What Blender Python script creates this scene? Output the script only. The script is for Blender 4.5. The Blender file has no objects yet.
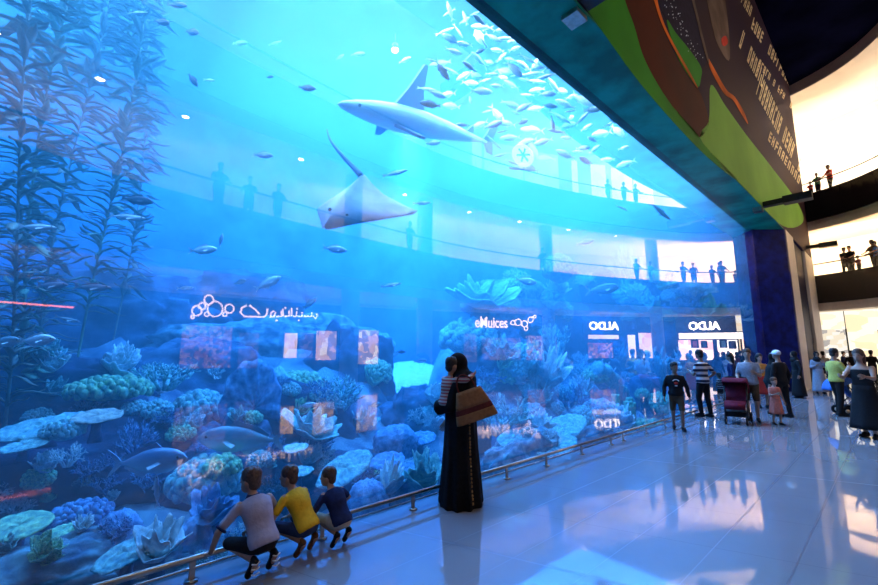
import bpy, bmesh, math, random
from mathutils import Vector, Matrix, noise
PI = math.pi
C = bpy.context.scene.collection
SC = bpy.context.scene
RND = random.Random(7)
# ---------------------------------------------------------------- camera
FPX, PITCH, HEAD = 410.0, math.radians(8.26), math.radians(47.8)
CAMZ = 1.65
GY = 3.75                       # hall side of the aquarium window
CP, SP = math.cos(PITCH), math.sin(PITCH)
FX, FY = math.cos(HEAD), math.sin(HEAD)
RX, RY = math.sin(HEAD), -math.cos(HEAD)
CAM = Vector((0, 0, CAMZ))
def ray(px, py):
    cx, u = px - 439.0, 292.5 - py
    w = FPX * CP - u * SP
    return Vector((w * FX + cx * RX, w * FY + cx * RY, FPX * SP + u * CP))
def at_y(px, py, y):            # point of the plane parallel to the window
    d = ray(px, py); return CAM + d * (y / d.y)
def at_z(px, py, z=0.0):
    d = ray(px, py); return CAM + d * ((z - CAMZ) / d.z)
def at_d(px, py, dist):         # horizontal distance
    d = ray(px, py); return CAM + d * (dist / math.hypot(d.x, d.y))
def pxm(p):                     # pixels per metre at a point
    v = p - CAM
    depth = (v.x * FX + v.y * FY) * CP + v.z * SP
    return FPX / depth
def mirror(p): return Vector((p.x, 2 * GY - p.y, p.z))

cam = bpy.data.cameras.new('camera'); cam.sensor_width = 36; cam.lens = FPX / 878 * 36
cam.clip_end = 300; cam.clip_start = .05
co = bpy.data.objects.new('camera', cam); C.objects.link(co)
co.location = CAM; co.rotation_euler = (PI / 2 + PITCH, 0, HEAD - PI / 2)
SC.camera = co

# ---------------------------------------------------------------- materials
_m = {}
def newmat(name):
    m = bpy.data.materials.new(name); m.use_nodes = True
    nt = m.node_tree
    return m, nt, nt.nodes['Principled BSDF'], nt.nodes['Material Output']
def mat(name, col, rough=.6, metal=0, var=.25, scale=6, bump=0, spec=.5, col2=None, emit=None, es=0, detail=4, coat=0):
    if name in _m: return _m[name]
    m, nt, b, out = newmat(name)
    L = nt.links.new
    tc = nt.nodes.new('ShaderNodeTexCoord')
    n = nt.nodes.new('ShaderNodeTexNoise'); n.inputs['Scale'].default_value = scale; n.inputs['Detail'].default_value = detail
    L(tc.outputs['Object'], n.inputs['Vector'])
    r = nt.nodes.new('ShaderNodeValToRGB')
    c2 = col2 or tuple(c * (1 - var) for c in col)
    c1 = col if col2 else tuple(min(1, c * (1 + var * .6)) for c in col)
    r.color_ramp.elements[0].position = .35; r.color_ramp.elements[1].position = .65
    r.color_ramp.elements[0].color = (*c2, 1); r.color_ramp.elements[1].color = (*c1, 1)
    L(n.outputs['Fac'], r.inputs['Fac']); L(r.outputs['Color'], b.inputs['Base Color'])
    b.inputs['Roughness'].default_value = rough; b.inputs['Metallic'].default_value = metal
    b.inputs['Specular IOR Level'].default_value = spec
    b.inputs['Coat Weight'].default_value = coat
    if emit:
        b.inputs['Emission Color'].default_value = (*emit, 1); b.inputs['Emission Strength'].default_value = es
    if bump:
        bp = nt.nodes.new('ShaderNodeBump'); bp.inputs['Strength'].default_value = bump; bp.inputs['Distance'].default_value = .03
        L(n.outputs['Fac'], bp.inputs['Height']); L(bp.outputs['Normal'], b.inputs['Normal'])
    _m[name] = m
    return m

# ---------------------------------------------------------------- mesh building
class MB:
    def __init__(s): s.v = []; s.f = []; s.mi = []; s.sm = []
    def add(s, vs, fs, mi=0, smooth=True):
        o = len(s.v); s.v += [Vector(v) for v in vs]
        for f in fs:
            s.f.append([i + o for i in f]); s.mi.append(mi); s.sm.append(smooth)
        return s
    def box(s, lo, hi, mi=0):
        x0, y0, z0 = lo; x1, y1, z1 = hi
        v = [(x0,y0,z0),(x1,y0,z0),(x1,y1,z0),(x0,y1,z0),(x0,y0,z1),(x1,y0,z1),(x1,y1,z1),(x0,y1,z1)]
        return s.add(v, [(0,3,2,1),(4,5,6,7),(0,1,5,4),(1,2,6,5),(2,3,7,6),(3,0,4,7)], mi, False)
    def tube(s, pts, rads, seg=8, mi=0, flat=1.0, up=None, caps=True):
        pts = [Vector(p) for p in pts]; n = len(pts)
        if not hasattr(rads, '__len__'): rads = [rads] * n
        vs = []; prev = None
        for i, p in enumerate(pts):
            t = (pts[min(i + 1, n - 1)] - pts[max(i - 1, 0)])
            t = t.normalized() if t.length > 1e-9 else Vector((0, 0, 1))
            if prev is None:
                a = Vector(up) if up else (Vector((0, 0, 1)) if abs(t.z) < .9 else Vector((1, 0, 0)))
            else: a = prev
            a = a - t * a.dot(t)
            a = a.normalized() if a.length > 1e-6 else t.orthogonal().normalized()
            prev = a; b = t.cross(a)
            for k in range(seg):
                an = 2 * PI * k / seg
                vs.append(p + a * (math.cos(an) * rads[i] * flat) + b * (math.sin(an) * rads[i]))
        fs = []
        for i in range(n - 1):
            for k in range(seg):
                k2 = (k + 1) % seg
                fs.append((i*seg+k, i*seg+k2, (i+1)*seg+k2, (i+1)*seg+k))
        if caps:
            fs.append(tuple(range(seg - 1, -1, -1))); fs.append(tuple((n-1)*seg + k for k in range(seg)))
        return s.add(vs, fs, mi)
    def capsule(s, a, b, ra, rb, seg=10, mi=0, flat=1.0, up=None):
        a, b = Vector(a), Vector(b); d = (b - a)
        d = d.normalized() if d.length > 1e-6 else Vector((0, 0, 1))
        pts, rr = [], []
        for t in (-1, -.8, -.5, 0): pts.append(a + d * ra * t); rr.append(max(ra * math.sqrt(max(0, 1 - t*t)), ra * .05))
        for t in (0, .5, .8, 1): pts.append(b + d * rb * t); rr.append(max(rb * math.sqrt(max(0, 1 - t*t)), rb * .05))
        return s.tube(pts, rr, seg, mi, flat, up)
    def ell(s, c, r, seg=14, rings=9, mi=0, M=None):
        c = Vector(c); vs = []; fs = []
        if not hasattr(r, '__len__'): r = (r, r, r)
        for i in range(rings + 1):
            th = PI * i / rings
            th = min(max(th, .06), PI - .06)
            for k in range(seg):
                an = 2 * PI * k / seg
                p = Vector((math.sin(th)*math.cos(an)*r[0], math.sin(th)*math.sin(an)*r[1], math.cos(th)*r[2]))
                vs.append(c + (M @ p if M else p))
        for i in range(rings):
            for k in range(seg):
                k2 = (k + 1) % seg
                fs.append((i*seg+k, (i+1)*seg+k, (i+1)*seg+k2, i*seg+k2))
        fs.append(tuple(range(seg))); fs.append(tuple(rings*seg + k for k in range(seg - 1, -1, -1)))
        return s.add(vs, fs, mi)
    def loft(s, rings, mi=0, closed=True, caps=True):
        k = len(rings[0]); vs = [p for r in rings for p in r]; fs = []
        for i in range(len(rings) - 1):
            for j in range(k if closed else k - 1):
                j2 = (j + 1) % k
                fs.append((i*k+j, i*k+j2, (i+1)*k+j2, (i+1)*k+j))
        if caps and closed:
            fs.append(tuple(range(k - 1, -1, -1))); fs.append(tuple((len(rings)-1)*k + j for j in range(k)))
        return s.add(vs, fs, mi)
    def prism(s, poly, ext, mi=0):      # poly: 3-D points, ext: vector
        n = len(poly); ext = Vector(ext)
        vs = [Vector(p) for p in poly] + [Vector(p) + ext for p in poly]
        fs = [tuple(range(n - 1, -1, -1)), tuple(range(n, 2 * n))] + [(i, (i+1) % n, n + (i+1) % n, n + i) for i in range(n)]
        return s.add(vs, fs, mi, False)
    def mesh(s, name, mats):
        me = bpy.data.meshes.new(name)
        me.from_pydata([tuple(v) for v in s.v], [], s.f)
        for m in (mats if isinstance(mats, (list, tuple)) else [mats]): me.materials.append(m)
        me.polygons.foreach_set('material_index', s.mi)
        me.polygons.foreach_set('use_smooth', s.sm)
        bm = bmesh.new(); bm.from_mesh(me); bmesh.ops.recalc_face_normals(bm, faces=bm.faces); bm.to_mesh(me); bm.free()
        me.update()
        return me
    def build(s, name, mats, parent=None):
        return link(name, s.mesh(name, mats), parent)
def link(name, me, parent=None):
    o = bpy.data.objects.new(name, me); C.objects.link(o)
    if parent: o.parent = parent
    return o
def remesh(mb, voxel, smooth=2, name='body', mats=None):
    me = mb.mesh(name, mats or [])
    o = bpy.data.objects.new('tmp', me); C.objects.link(o)
    md = o.modifiers.new('r', 'REMESH'); md.mode = 'VOXEL'; md.voxel_size = voxel; md.use_smooth_shade = True
    if smooth:
        sm = o.modifiers.new('s', 'SMOOTH'); sm.factor = .5; sm.iterations = smooth
    dg = bpy.context.evaluated_depsgraph_get()
    out = bpy.data.meshes.new_from_object(o.evaluated_get(dg))
    bpy.data.objects.remove(o); bpy.data.meshes.remove(me)
    out.name = name
    out.polygons.foreach_set('use_smooth', [True] * len(out.polygons))
    if mats and not len(out.materials):
        for m in mats: out.materials.append(m)
    return out
def thing(name, label, cat, loc=(0, 0, 0), rz=0, group=None):
    o = bpy.data.objects.new(name, None); C.objects.link(o); o.empty_display_size = .1
    o.location = loc; o.rotation_euler = (0, 0, rz)
    return tag(o, label, cat, group)
def tag(o, label=None, cat=None, group=None, kind=None):
    if label: o['label'] = label
    if cat: o['category'] = cat
    if group: o['group'] = group
    if kind: o['kind'] = kind
    return o
def struct(o): o['kind'] = 'structure'; return o
def dup(root, loc=None, rot=None, scale=None, label=None, group=None):
    r = root.copy(); C.objects.link(r)
    if loc is not None: r.location = loc
    if rot is not None: r.rotation_euler = rot
    if scale is not None: r.scale = (scale,) * 3 if not hasattr(scale, '__len__') else scale
    if label: r['label'] = label
    if group: r['group'] = group
    for ch in list(root.children):
        c = ch.copy(); C.objects.link(c); c.parent = r
        for g in ch.children:
            d = g.copy(); C.objects.link(d); d.parent = c
    return r
def smoothline(pts, n):          # Catmull-Rom through points
    pts = [Vector(p) for p in pts]; out = []
    P = [pts[0] * 2 - pts[1]] + pts + [pts[-1] * 2 - pts[-2]]
    for i in range(1, len(P) - 2):
        a, b, c, d = P[i-1:i+3]
        for k in range(n):
            t = k / n
            out.append(.5 * ((2*b) + (c-a)*t + (2*a-5*b+4*c-d)*t*t + (3*b-a-3*c+d)*t**3))
    out.append(pts[-1]); return out
def area(name, loc, rot, sx, sy, power, col, spread=PI):
    l = bpy.data.lights.new(name, 'AREA'); l.shape = 'RECTANGLE'; l.size = sx; l.size_y = sy
    l.energy = power; l.color = col; l.spread = spread
    o = bpy.data.objects.new(name, l); C.objects.link(o); o.location = loc; o.rotation_euler = rot
    return o
# render look
SC.view_settings.view_transform = 'Standard'; SC.view_settings.look = 'None'
SC.view_settings.gamma = 1; SC.view_settings.use_curve_mapping = False; SC.view_settings.exposure = 0
SC.cycles.use_denoising = True
SC.cycles.max_bounces = 6; SC.cycles.transparent_max_bounces = 16
SC.cycles.volume_bounces = 0
SC.cycles.caustics_reflective = False; SC.cycles.caustics_refractive = False
SC.cycles.sample_clamp_indirect = 6
w = bpy.data.worlds.new('world'); SC.world = w; w.use_nodes = True
w.node_tree.nodes['Background'].inputs['Color'].default_value = (.3, .35, .5, 1)
w.node_tree.nodes['Background'].inputs['Strength'].default_value = .03
WSC, WSD = (.25, .79, 1, 1), .068
WAC, WAD = (.15, .715, .97, 1), .27
TY0, TY1, TZ = GY + .2, 16.5, 10.5
TXE = 27.4; V_ = Vector; TB = -2.6
# ================================================================ HALL SHELL
XE = 22.4                       # right end of the window
FACE = 2.8                      # hall face of the banner bulkhead
ZT = 7.15                       # top of the window
BX = 32.8                       # right end of the bulkhead
# floor: polished pale stone slabs with dark joints
m, nt, b, out = newmat('polished_stone'); L = nt.links.new
def N(t, **k):
    n = nt.nodes.new(t)
    for a, v in k.items(): setattr(n, a, v)
    return n
geo = N('ShaderNodeNewGeometry'); sep = N('ShaderNodeSeparateXYZ'); L(geo.outputs['Position'], sep.inputs[0])
def M_(op, a, b_=None, c=None):
    n = N('ShaderNodeMath', operation=op)
    for i, v in enumerate((a, b_, c)):
        if v is None: continue
        if isinstance(v, (int, float)): n.inputs[i].default_value = v
        else: L(v, n.inputs[i])
    return n.outputs[0]
def joint(coord, period, off, wdt):
    t = M_('DIVIDE', M_('SUBTRACT', coord, off), period)
    fr = M_('ABSOLUTE', M_('SUBTRACT', M_('FRACT', M_('ADD', t, .5)), .5))
    return M_('LESS_THAN', M_('MULTIPLY', fr, period), wdt)
sx = M_('ADD', sep.outputs[0], M_('MULTIPLY', sep.outputs[1], .3614))     # slanted cross joints
j1 = joint(sep.outputs[1], .52, 2.26, .0045)
j2 = joint(sx, 1.035, 2.41 + 3.5 * .3614, .0025)
j3 = joint(sx, 4.14, 2.41 + 3.5 * .3614, .010)
j = M_('MAXIMUM', M_('MAXIMUM', j1, M_('MULTIPLY', j2, .45)), j3)
ns = N('ShaderNodeTexNoise'); ns.inputs['Scale'].default_value = 1.3; ns.inputs['Detail'].default_value = 6; L(geo.outputs['Position'], ns.inputs['Vector'])
rp = N('ShaderNodeValToRGB'); rp.color_ramp.elements[0].color = (.20, .20, .22, 1); rp.color_ramp.elements[1].color = (.28, .27, .29, 1)
L(ns.outputs['Fac'], rp.inputs['Fac'])
mx = N('ShaderNodeMix', data_type='RGBA'); L(j, mx.inputs[0]); L(rp.outputs['Color'], mx.inputs[6]); mx.inputs[7].default_value = (.045, .05, .08, 1)
L(mx.outputs[2], b.inputs['Base Color'])
L(M_('ADD', M_('MULTIPLY', j, .3), .04), b.inputs['Roughness'])
b.inputs['IOR'].default_value = 1.85; b.inputs['Specular IOR Level'].default_value = .6
ns2 = N('ShaderNodeTexNoise'); ns2.inputs['Scale'].default_value = 2.2; ns2.inputs['Detail'].default_value = 2; L(geo.outputs['Position'], ns2.inputs['Vector'])
bp = N('ShaderNodeBump'); bp.inputs['Strength'].default_value = .02; bp.inputs['Distance'].default_value = .05
L(ns2.outputs['Fac'], bp.inputs['Height']); L(bp.outputs['Normal'], b.inputs['Normal'])
struct(MB().box((-24, -32, -.3), (62, GY, 0)).build('floor', m))
struct(MB().box((28, GY, -.3), (62, 34, 0)).build('floor_beyond', m))

M_navy = mat('navy_panel', (.003, .014, .14), .5, var=.5, scale=3, spec=.12)
M_teal = mat('teal_soffit', (.012, .34, .20), .45, var=.5, scale=1.2, spec=.25)
M_white = mat('white_plaster', (.78, .74, .66), .6, var=.05, scale=2)
M_cream = mat('cream_plaster', (.80, .74, .62), .6, var=.05, scale=2)
M_dark = mat('dark_metal', (.012, .012, .014), .35, var=.3)
M_black = mat('black_panel', (.010, .009, .010), .18, var=.5, scale=1.5)
M_steel = mat('brushed_steel', (.52, .45, .36), .3, metal=1, var=.15, scale=14)

# ---- the window pane: thick acrylic; its hall face mirrors the mall
m, nt, b, out = newmat('acrylic'); L = nt.links.new
nt.nodes.remove(b)
tr = N('ShaderNodeBsdfTransparent'); tr.inputs[0].default_value = (.93, .98, 1, 1)
gl = N('ShaderNodeBsdfGlossy'); gl.inputs['Roughness'].default_value = .0; gl.inputs['Color'].default_value = (1, .96, .92, 1)
fr = N('ShaderNodeFresnel'); fr.inputs['IOR'].default_value = 1.62
ms = N('ShaderNodeMixShader'); L(M_('MINIMUM', M_('MULTIPLY_ADD', fr.outputs[0], 2.0, -.012), .9), ms.inputs[0])
L(tr.outputs[0], ms.inputs[1]); L(gl.outputs[0], ms.inputs[2]); L(ms.outputs[0], out.inputs['Surface'])
M_acrylic = m
m2, nt, b, out = newmat('acrylic_inside'); nt.nodes.remove(b)
tr = N('ShaderNodeBsdfTransparent'); nt.links.new(tr.outputs[0], out.inputs['Surface'])
pane = MB().box((-14, GY, -.05), (XE, GY + .2, ZT + .1))
pane.mi = [1, 1, 0, 1, 1, 1]
struct(pane.build('window_1', [M_acrylic, m2]))

struct(MB().box((-14, GY, TB), (TXE, GY + .19, -.05)).build('wall_below_window', M_dark))
# ---- bulkhead above the window (banner face), soffit, return and pier at its right end
blk = MB().box((-14, FACE, ZT), (BX, FACE + .25, 18.6)); blk.mi = [0]*6
struct(blk.build('wall_bulkhead', M_navy))
struct(MB().box((-14, FACE, ZT - .05), (XE + 1, GY, ZT)).build('trim_1', M_teal))
ret = MB(); ret.prism([(XE, GY + .3, 0), (XE, GY, 0), (XE + 1.0, FACE, 0), (XE + 2.2, FACE, 0), (XE + 2.2, GY + .3, 0)], (0, 0, ZT))
struct(ret.build('wall_return', M_navy))
xa, xb = at_y(800, 350, FACE).x, at_y(806.5, 350, FACE).x
struct(MB().box((XE + 1.06, FACE - .02, 0), (xa, FACE + .3, ZT)).build('wall_pier_navy', M_navy))
face = MB().box((xa, FACE - .03, 0), (xb, FACE + .3, ZT)); struct(face.build('wall_pier', M_white))
struct(MB().box((xb, FACE + .10, 0), (29.6, FACE + .7, ZT)).build('door_1', mat('navy_dark', (.001, .003, .03), .5, spec=.08)))
struct(MB().box((29.6, FACE - .02, 0), (BX, FACE + .3, ZT)).build('wall_end', M_white))
struct(MB().box((-14, GY + .18, ZT + .05), (BX, 16, ZT + .35)).build('trim_2', M_dark)) if False else None

# ================================================================ TANK

M_rockwall = mat('tank_wall_blue', (.18, .46, .62), .9, var=.45, scale=.7, bump=.4, detail=8)
K_bed = mat('reef_bed', (.22,.40,.46), .9, scale=1.6, bump=1, col2=(.03,.08,.16), detail=8)
M_sand = mat('tank_sand', (.75, .72, .6), .9, var=.2, scale=8)
struct(MB().box((-14, TY1, TB), (TXE, TY1 + .3, TZ)).build('wall_tank_back', M_rockwall))
struct(MB().box((-14.3, TY0, TB), (-14, TY1, TZ)).build('wall_tank_left', M_rockwall))
struct(MB().box((TXE, GY + .3, -2.6), (TXE + .3, TY1, TZ)).build('wall_tank_right', M_rockwall))
struct(MB().box((-14, TY0 - .1, TB - .3), (TXE, TY1, TB)).build('floor_tank', M_sand))
struct(MB().box((-14, GY + .02, ZT + .1), (TXE, GY + .3, TZ)).build('wall_tank_front', M_dark))
m, nt, b, out = newmat('sea_water'); nt.nodes.remove(b); L = nt.links.new
sc = N('ShaderNodeVolumeScatter'); sc.inputs['Color'].default_value = WSC; sc.inputs['Density'].default_value = WSD
sc.inputs['Anisotropy'].default_value = .2
ab = N('ShaderNodeVolumeAbsorption'); ab.inputs['Color'].default_value = WAC; ab.inputs['Density'].default_value = WAD
ad = N('ShaderNodeAddShader'); L(sc.outputs[0], ad.inputs[0]); L(ab.outputs[0], ad.inputs[1]); L(ad.outputs[0], out.inputs['Volume'])
struct(MB().box((-13.99, TY0 + .01, TB + .01), (TXE - .01, TY1 - .01, TZ - .3)).build('water', m))
struct(MB().box((-14.3, GY, TZ), (TXE + .3, TY1 + .3, TZ + .2)).build('ceiling_tank', M_dark))
# ================================================================ THE MALL AROUND THE ATRIUM
ZC = 18.6                                        # dark ceiling over the atrium
R0 = [(-9,-1.5,0),(-5,-4,0),(-1.5,-4.8,0),(2.35,-5.9,0),(12.7,-6.5,0),(20,-5.2,0),(26.5,-2.8,0),(31,-.3,0),(33,2.9,0),(34,8,0),(33,14,0)]
F0 = [(-13,-5,0),(-7,-12,0),(0,-14.5,0),(8.2,-15.2,0),(15.5,-14,0),(22,-11.8,0),(31.2,-7.6,0),(36.7,-2.6,0),(39.5,4,0),(40,11,0),(38,18,0)]
RING, FAC = smoothline(R0, 6), smoothline(F0, 6)
def ribbon(path, z0, z1, thick, side=1, mi=0, mb=None):      # a wall of given thickness along a plan path
    mb = mb or MB(); n = len(path); nr = []
    for i in range(n):
        t = (path[min(i+1, n-1)] - path[max(i-1, 0)]).normalized()
        nr.append(Vector((t.y, -t.x, 0)) * side)
    rings = []
    for i in range(n):
        a, b_ = path[i], path[i] + nr[i] * thick
        rings.append([Vector((a.x,a.y,z0)), Vector((b_.x,b_.y,z0)), Vector((b_.x,b_.y,z1)), Vector((a.x,a.y,z1))])
    mb.loft(rings, mi); mb.sm = [False] * len(mb.sm)
    return mb
def deck(pa, pb, z0, z1, mb=None):
    mb = mb or MB(); n = len(pa)
    rings = [[Vector((pa[i].x,pa[i].y,z0)), Vector((pb[i].x,pb[i].y,z0)), Vector((pb[i].x,pb[i].y,z1)), Vector((pa[i].x,pa[i].y,z1))] for i in range(n)]
    mb.loft(rings); mb.sm = [False] * len(mb.sm); return mb
# walls of the three storeys
M_facade = mat('shop_facade_plum', (.018, .016, .040), .5, var=.3, scale=1.2)
M_upper = mat('gallery_wall', (.82, .76, .66), .7, var=.06, scale=.8)
M_cornice = mat('cornice_cream', (.80, .72, .64), .55, var=.04)
M_ceil = mat('ceiling_navy', (.003, .004, .018), .9, var=.5, scale=.5, spec=.0)
struct(ribbon(FAC, 0, 4.4, .3).build('wall_shops', M_facade))
struct(ribbon(FAC, 4.4, 9.1, .3).build('wall_gallery', M_upper))
struct(ribbon(FAC, 9.1, ZC, .3).build('wall_upper', M_upper))
struct(deck(RING, FAC, 4.55, 5.9).build('floor_gallery', M_cornice))
struct(deck(RING, FAC, 9.3, 11.0).build('floor_upper', M_cornice))
struct(deck(RING, FAC, 17.9, 18.0).build('ceiling_upper', M_upper))
struct(ribbon(RING, 4.05, 4.5, .25).build('trim_3', M_cornice))
struct(ribbon(RING, 8.95, 9.5, .25).build('trim_4', M_cornice))
struct(ribbon(RING, 17.95, ZC, .25).build('trim_5', mat('cornice_grey', (.42, .36, .38), .6, var=.05)))
struct(MB().box((-24, -32, ZC), (62, FACE + 40, ZC + .3)).build('ceiling', M_ceil))
# balustrades: dark panel, clear glass, handrail
mg, nt, b, out = newmat('balustrade_glass'); nt.nodes.remove(b)
tr = N('ShaderNodeBsdfTransparent'); gl2 = N('ShaderNodeBsdfGlossy'); gl2.inputs['Roughness'].default_value = .05
ms = N('ShaderNodeMixShader'); ms.inputs[0].default_value = .06
nt.links.new(tr.outputs[0], ms.inputs[1]); nt.links.new(gl2.outputs[0], ms.inputs[2]); nt.links.new(ms.outputs[0], out.inputs['Surface'])
for nm, lab, z0, z1 in (('balustrade', 'dark curved balustrade of the middle gallery above the shops', 4.5, 6.15), ('balustrade', 'dark glossy curved balustrade of the upper gallery under the dark ceiling', 9.5, 11.2)):
    t = thing(nm, lab, 'balustrade', (RING[30].x, RING[30].y, z0))
    off = Vector(t.location)
    pth = [p - Vector((off.x, off.y, 0)) for p in RING]
    ribbon(pth, 0, z1 - z0, -.12).build('panel', M_black, t)
    ribbon(pth, z1 - z0, z1 - z0 + .66, -.02).build('glass', mg, t)
    MB().tube([p + Vector((0, 0, z1 - z0 + .7)) for p in pth], .035, 8).build('handrail', M_dark, t)
# round columns standing at the gallery edge (seen mirrored in the window)
M_col = mat('column_cream', (.62, .58, .6), .5, var=.05)
def hitline(path, px, py, off=0.0):              # the mall point whose mirror image lies at a pixel of the window
    d = ray(px, py)
    for i in range(len(path) - 1):
        a, b_ = mirror(path[i]), mirror(path[i+1])
        e = b_ - a; den = d.x * e.y - d.y * e.x
        if abs(den) < 1e-9: continue
        s = (a.x * e.y - a.y * e.x) / den; u = (a.x * d.y - a.y * d.x) / den
        if s > 0 and 0 <= u <= 1:
            n = Vector((-e.y, e.x, 0)).normalized()   # mirrored space
            p = mirror(Vector((d.x * s, d.y * s, CAMZ + d.z * s)))
            t = (path[i+1] - path[i]).normalized()
            return p - Vector((t.y, -t.x, 0)) * off, t
    return None, None
def inner(p, t, k): return p - Vector((t.y, -t.x, 0)) * k     # towards the atrium
COLS = [(368, 280, 'near the stall with the bubble sign'), (560, 250, 'beside the standing watcher'), (672, 330, 'between the two white shop signs'), (440, 330, 'at the end of the dark shop front')]
for px, py, w_ in COLS:
    p, t = hitline(RING, px, py); q = inner(p, t, -1.2)
    tcol = thing('column', 'round pale column %s' % w_, 'column', (q.x, q.y, 0))
    MB().tube([(0,0,0), (0,0,4.5)], .38, 20).build('shaft', M_col, tcol)
    MB().tube([(0,0,5.95), (0,0,9.25)], .38, 20).build('shaft', M_col, tcol)
    MB().tube([(0,0,0), (0,0,.25)], .46, 20).build('base', M_dark, tcol)
# lit shop fronts
def shopmat(name, c1, c2, c3, es, sx_=1.6, sz_=1.6, rot=0):
    m, nt, b, out = newmat(name); L = nt.links.new
    tc = nt.nodes.new('ShaderNodeTexCoord'); mp = nt.nodes.new('ShaderNodeMapping'); mp.inputs['Scale'].default_value = (sx_, sx_, sz_)
    L(tc.outputs['Object'], mp.inputs[0])
    vo = nt.nodes.new('ShaderNodeTexVoronoi'); vo.distance = 'CHEBYCHEV'; vo.inputs['Scale'].default_value = 2.2; L(mp.outputs[0], vo.inputs['Vector'])
    bw = nt.nodes.new('ShaderNodeSeparateColor'); L(vo.outputs['Color'], bw.inputs[0])
    r = nt.nodes.new('ShaderNodeValToRGB'); r.color_ramp.interpolation = 'CONSTANT'
    r.color_ramp.elements[0].color = (*c1, 1); r.color_ramp.elements[1].color = (*c3, 1); r.color_ramp.elements[1].position = .72
    e = r.color_ramp.elements.new(.38); e.color = (*c2, 1)
    L(bw.outputs[0], r.inputs[0]); L(r.outputs['Color'], b.inputs['Emission Color']); b.inputs['Emission Strength'].default_value = es
    b.inputs['Base Color'].default_value = (.1, .1, .1, 1)
    return m
S_shelf = shopmat('lit_shelves', (.5,.12,.18), (.12,.08,.22), (.9,.45,.35), 1.4, 3, 3)
S_warm = shopmat('lit_yellow', (1,.66,.22), (.9,.5,.16), (1,.75,.4), 6, 1.4, .5)
S_warm2 = shopmat('lit_yellow_pattern', (.75,.42,.12), (1,.78,.42), (.3,.2,.1), 5.5, 1.5, 1.2)
S_white = shopmat('lit_white', (1,.88,.84), (1,.93,.92), (1,.75,.66), 2.8, .7, .7)
S_pink = shopmat('lit_pink', (1,.66,.56), (1,.84,.78), (.95,.5,.5), 2.4, .8, .8)
S_dim = shopmat('lit_violet', (.10,.05,.14), (.25,.10,.2), (.5,.3,.4), 1.2, 2, 2)
M_sign, nt, b, out = newmat('sign_letters_lit'); b.inputs['Emission Color'].default_value = (1, .9, .84, 1); b.inputs['Emission Strength'].default_value = 9
M_goldsign, nt, b, out = newmat('sign_letters_peach'); b.inputs['Emission Color'].default_value = (1, .72, .58, 1); b.inputs['Emission Strength'].default_value = 7
def pane_at(px0, px1, py0, py1, off=.12, depth=.06, path=FAC):
    """a lit window in the facade; corner heights from the middle of the span"""
    a, t = hitline(path, px0, (py0 + py1) / 2); c, t2 = hitline(path, px1, (py0 + py1) / 2)
    pm = (px0 + px1) / 2
    z1 = hitline(path, pm, py0)[0].z; z0 = hitline(path, pm, py1)[0].z
    a = inner(a, t, off); c = inner(c, t2, off)
    return a, c, max(.05, min(z0, z1)), max(z0, z1)
def slab_between(mb, a, c, z0, z1, org, depth=.08, mi=0):
    d = (c - a); d.z = 0; n = Vector((-d.y, d.x, 0)).normalized() * depth
    o = Vector((org.x, org.y, 0))
    mb.prism([Vector((a.x,a.y,z0)) - o, Vector((c.x,c.y,z0)) - o, Vector((c.x,c.y,z1)) - o, Vector((a.x,a.y,z1)) - o], n, mi)
def shop(label, px0, px1, fascia, wins, sill=.0):
    a, t = hitline(FAC, px0, 345); c, t2 = hitline(FAC, px1, 345)
    root = thing('shop', label, 'shop', ((a.x+c.x)/2, (a.y+c.y)/2, 0)); org = root.location.copy()
    pl = [];  k_ = 14
    for q in range(k_ + 1):
        h_, tt = hitline(FAC, px0 + (px1 - px0)*q/k_, 330); pl.append(Vector((h_.x - org.x, h_.y - org.y, 0)))
    ribbon(pl, 3.15, 4.4, -.12).build('fascia', fascia, root)
    for (x0, x1, y0, y1, mm, nm) in wins:
        a2, c2, z0, z1 = pane_at(x0, x1, y0, y1, .28 if nm == 'poster' else .12)
        mb = MB(); slab_between(mb, a2, c2, z0, z1, org, .06)
        wobj = mb.build(nm, mm, root)
        fm = MB(); d = (c2 - a2); d.z = 0; d.normalize()
        for q in (a2, c2): slab_between(fm, q - d*.05, q + d*.05, z0, z1 + .06, org, .1)
        slab_between(fm, a2, c2, z1, z1 + .08, org, .1)
        fm.build('window_frame', M_dark, wobj)
    return root, org
M_fdark = mat('fascia_violet', (.03, .02, .06), .4)
M_fblue = mat('fascia_navy', (.02, .02, .05), .35)
shop('dark shop with yellow lit windows under the bubble and script sign', 172, 388, M_fdark,
     [(178,231,326,368,S_shelf,'window'), (236,258,333,368,S_dim,'doorway'), (282,297,333,358,S_warm,'window'), (297,313,333,358,S_dim,'window'), (314,336,331,360,S_warm2,'window'), (351,378,330,364,S_warm2,'window')])
shop('violet shop with small round lamps between two columns', 452, 572, M_fdark,
     [(462,476,334,362,S_dim,'window'), (480,520,338,360,S_dim,'window'), (524,556,336,360,S_shelf,'window')])
shop('shop with crowded shelves and white panels under its white sign', 582, 664, M_fblue,
     [(586,618,335,339,S_white,'light_band'), (586,612,343,358,S_shelf,'window'), (626,635,335,358,S_white,'window'), (637,656,333,358,S_pink,'window')])
shop('brightly lit white and pink shop beside the window end', 675, 757, M_fblue,
     [(677,752,333,339,S_white,'light_band'), (677,713,340,360,S_pink,'window'), (716,738,340,360,S_white,'window'), (741,756,334,360,S_pink,'window'), (690,696,341,348,mat('poster_pink', (.8,.25,.4), .5),'poster'), (700,705,342,348,mat('poster_slate', (.1,.12,.18), .5),'poster'), (719,725,341,348,mat('poster_blue', (.2,.5,.7), .5),'poster'), (728,734,342,349,mat('poster_slate', (.1,.12,.18), .5),'poster')])
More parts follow.
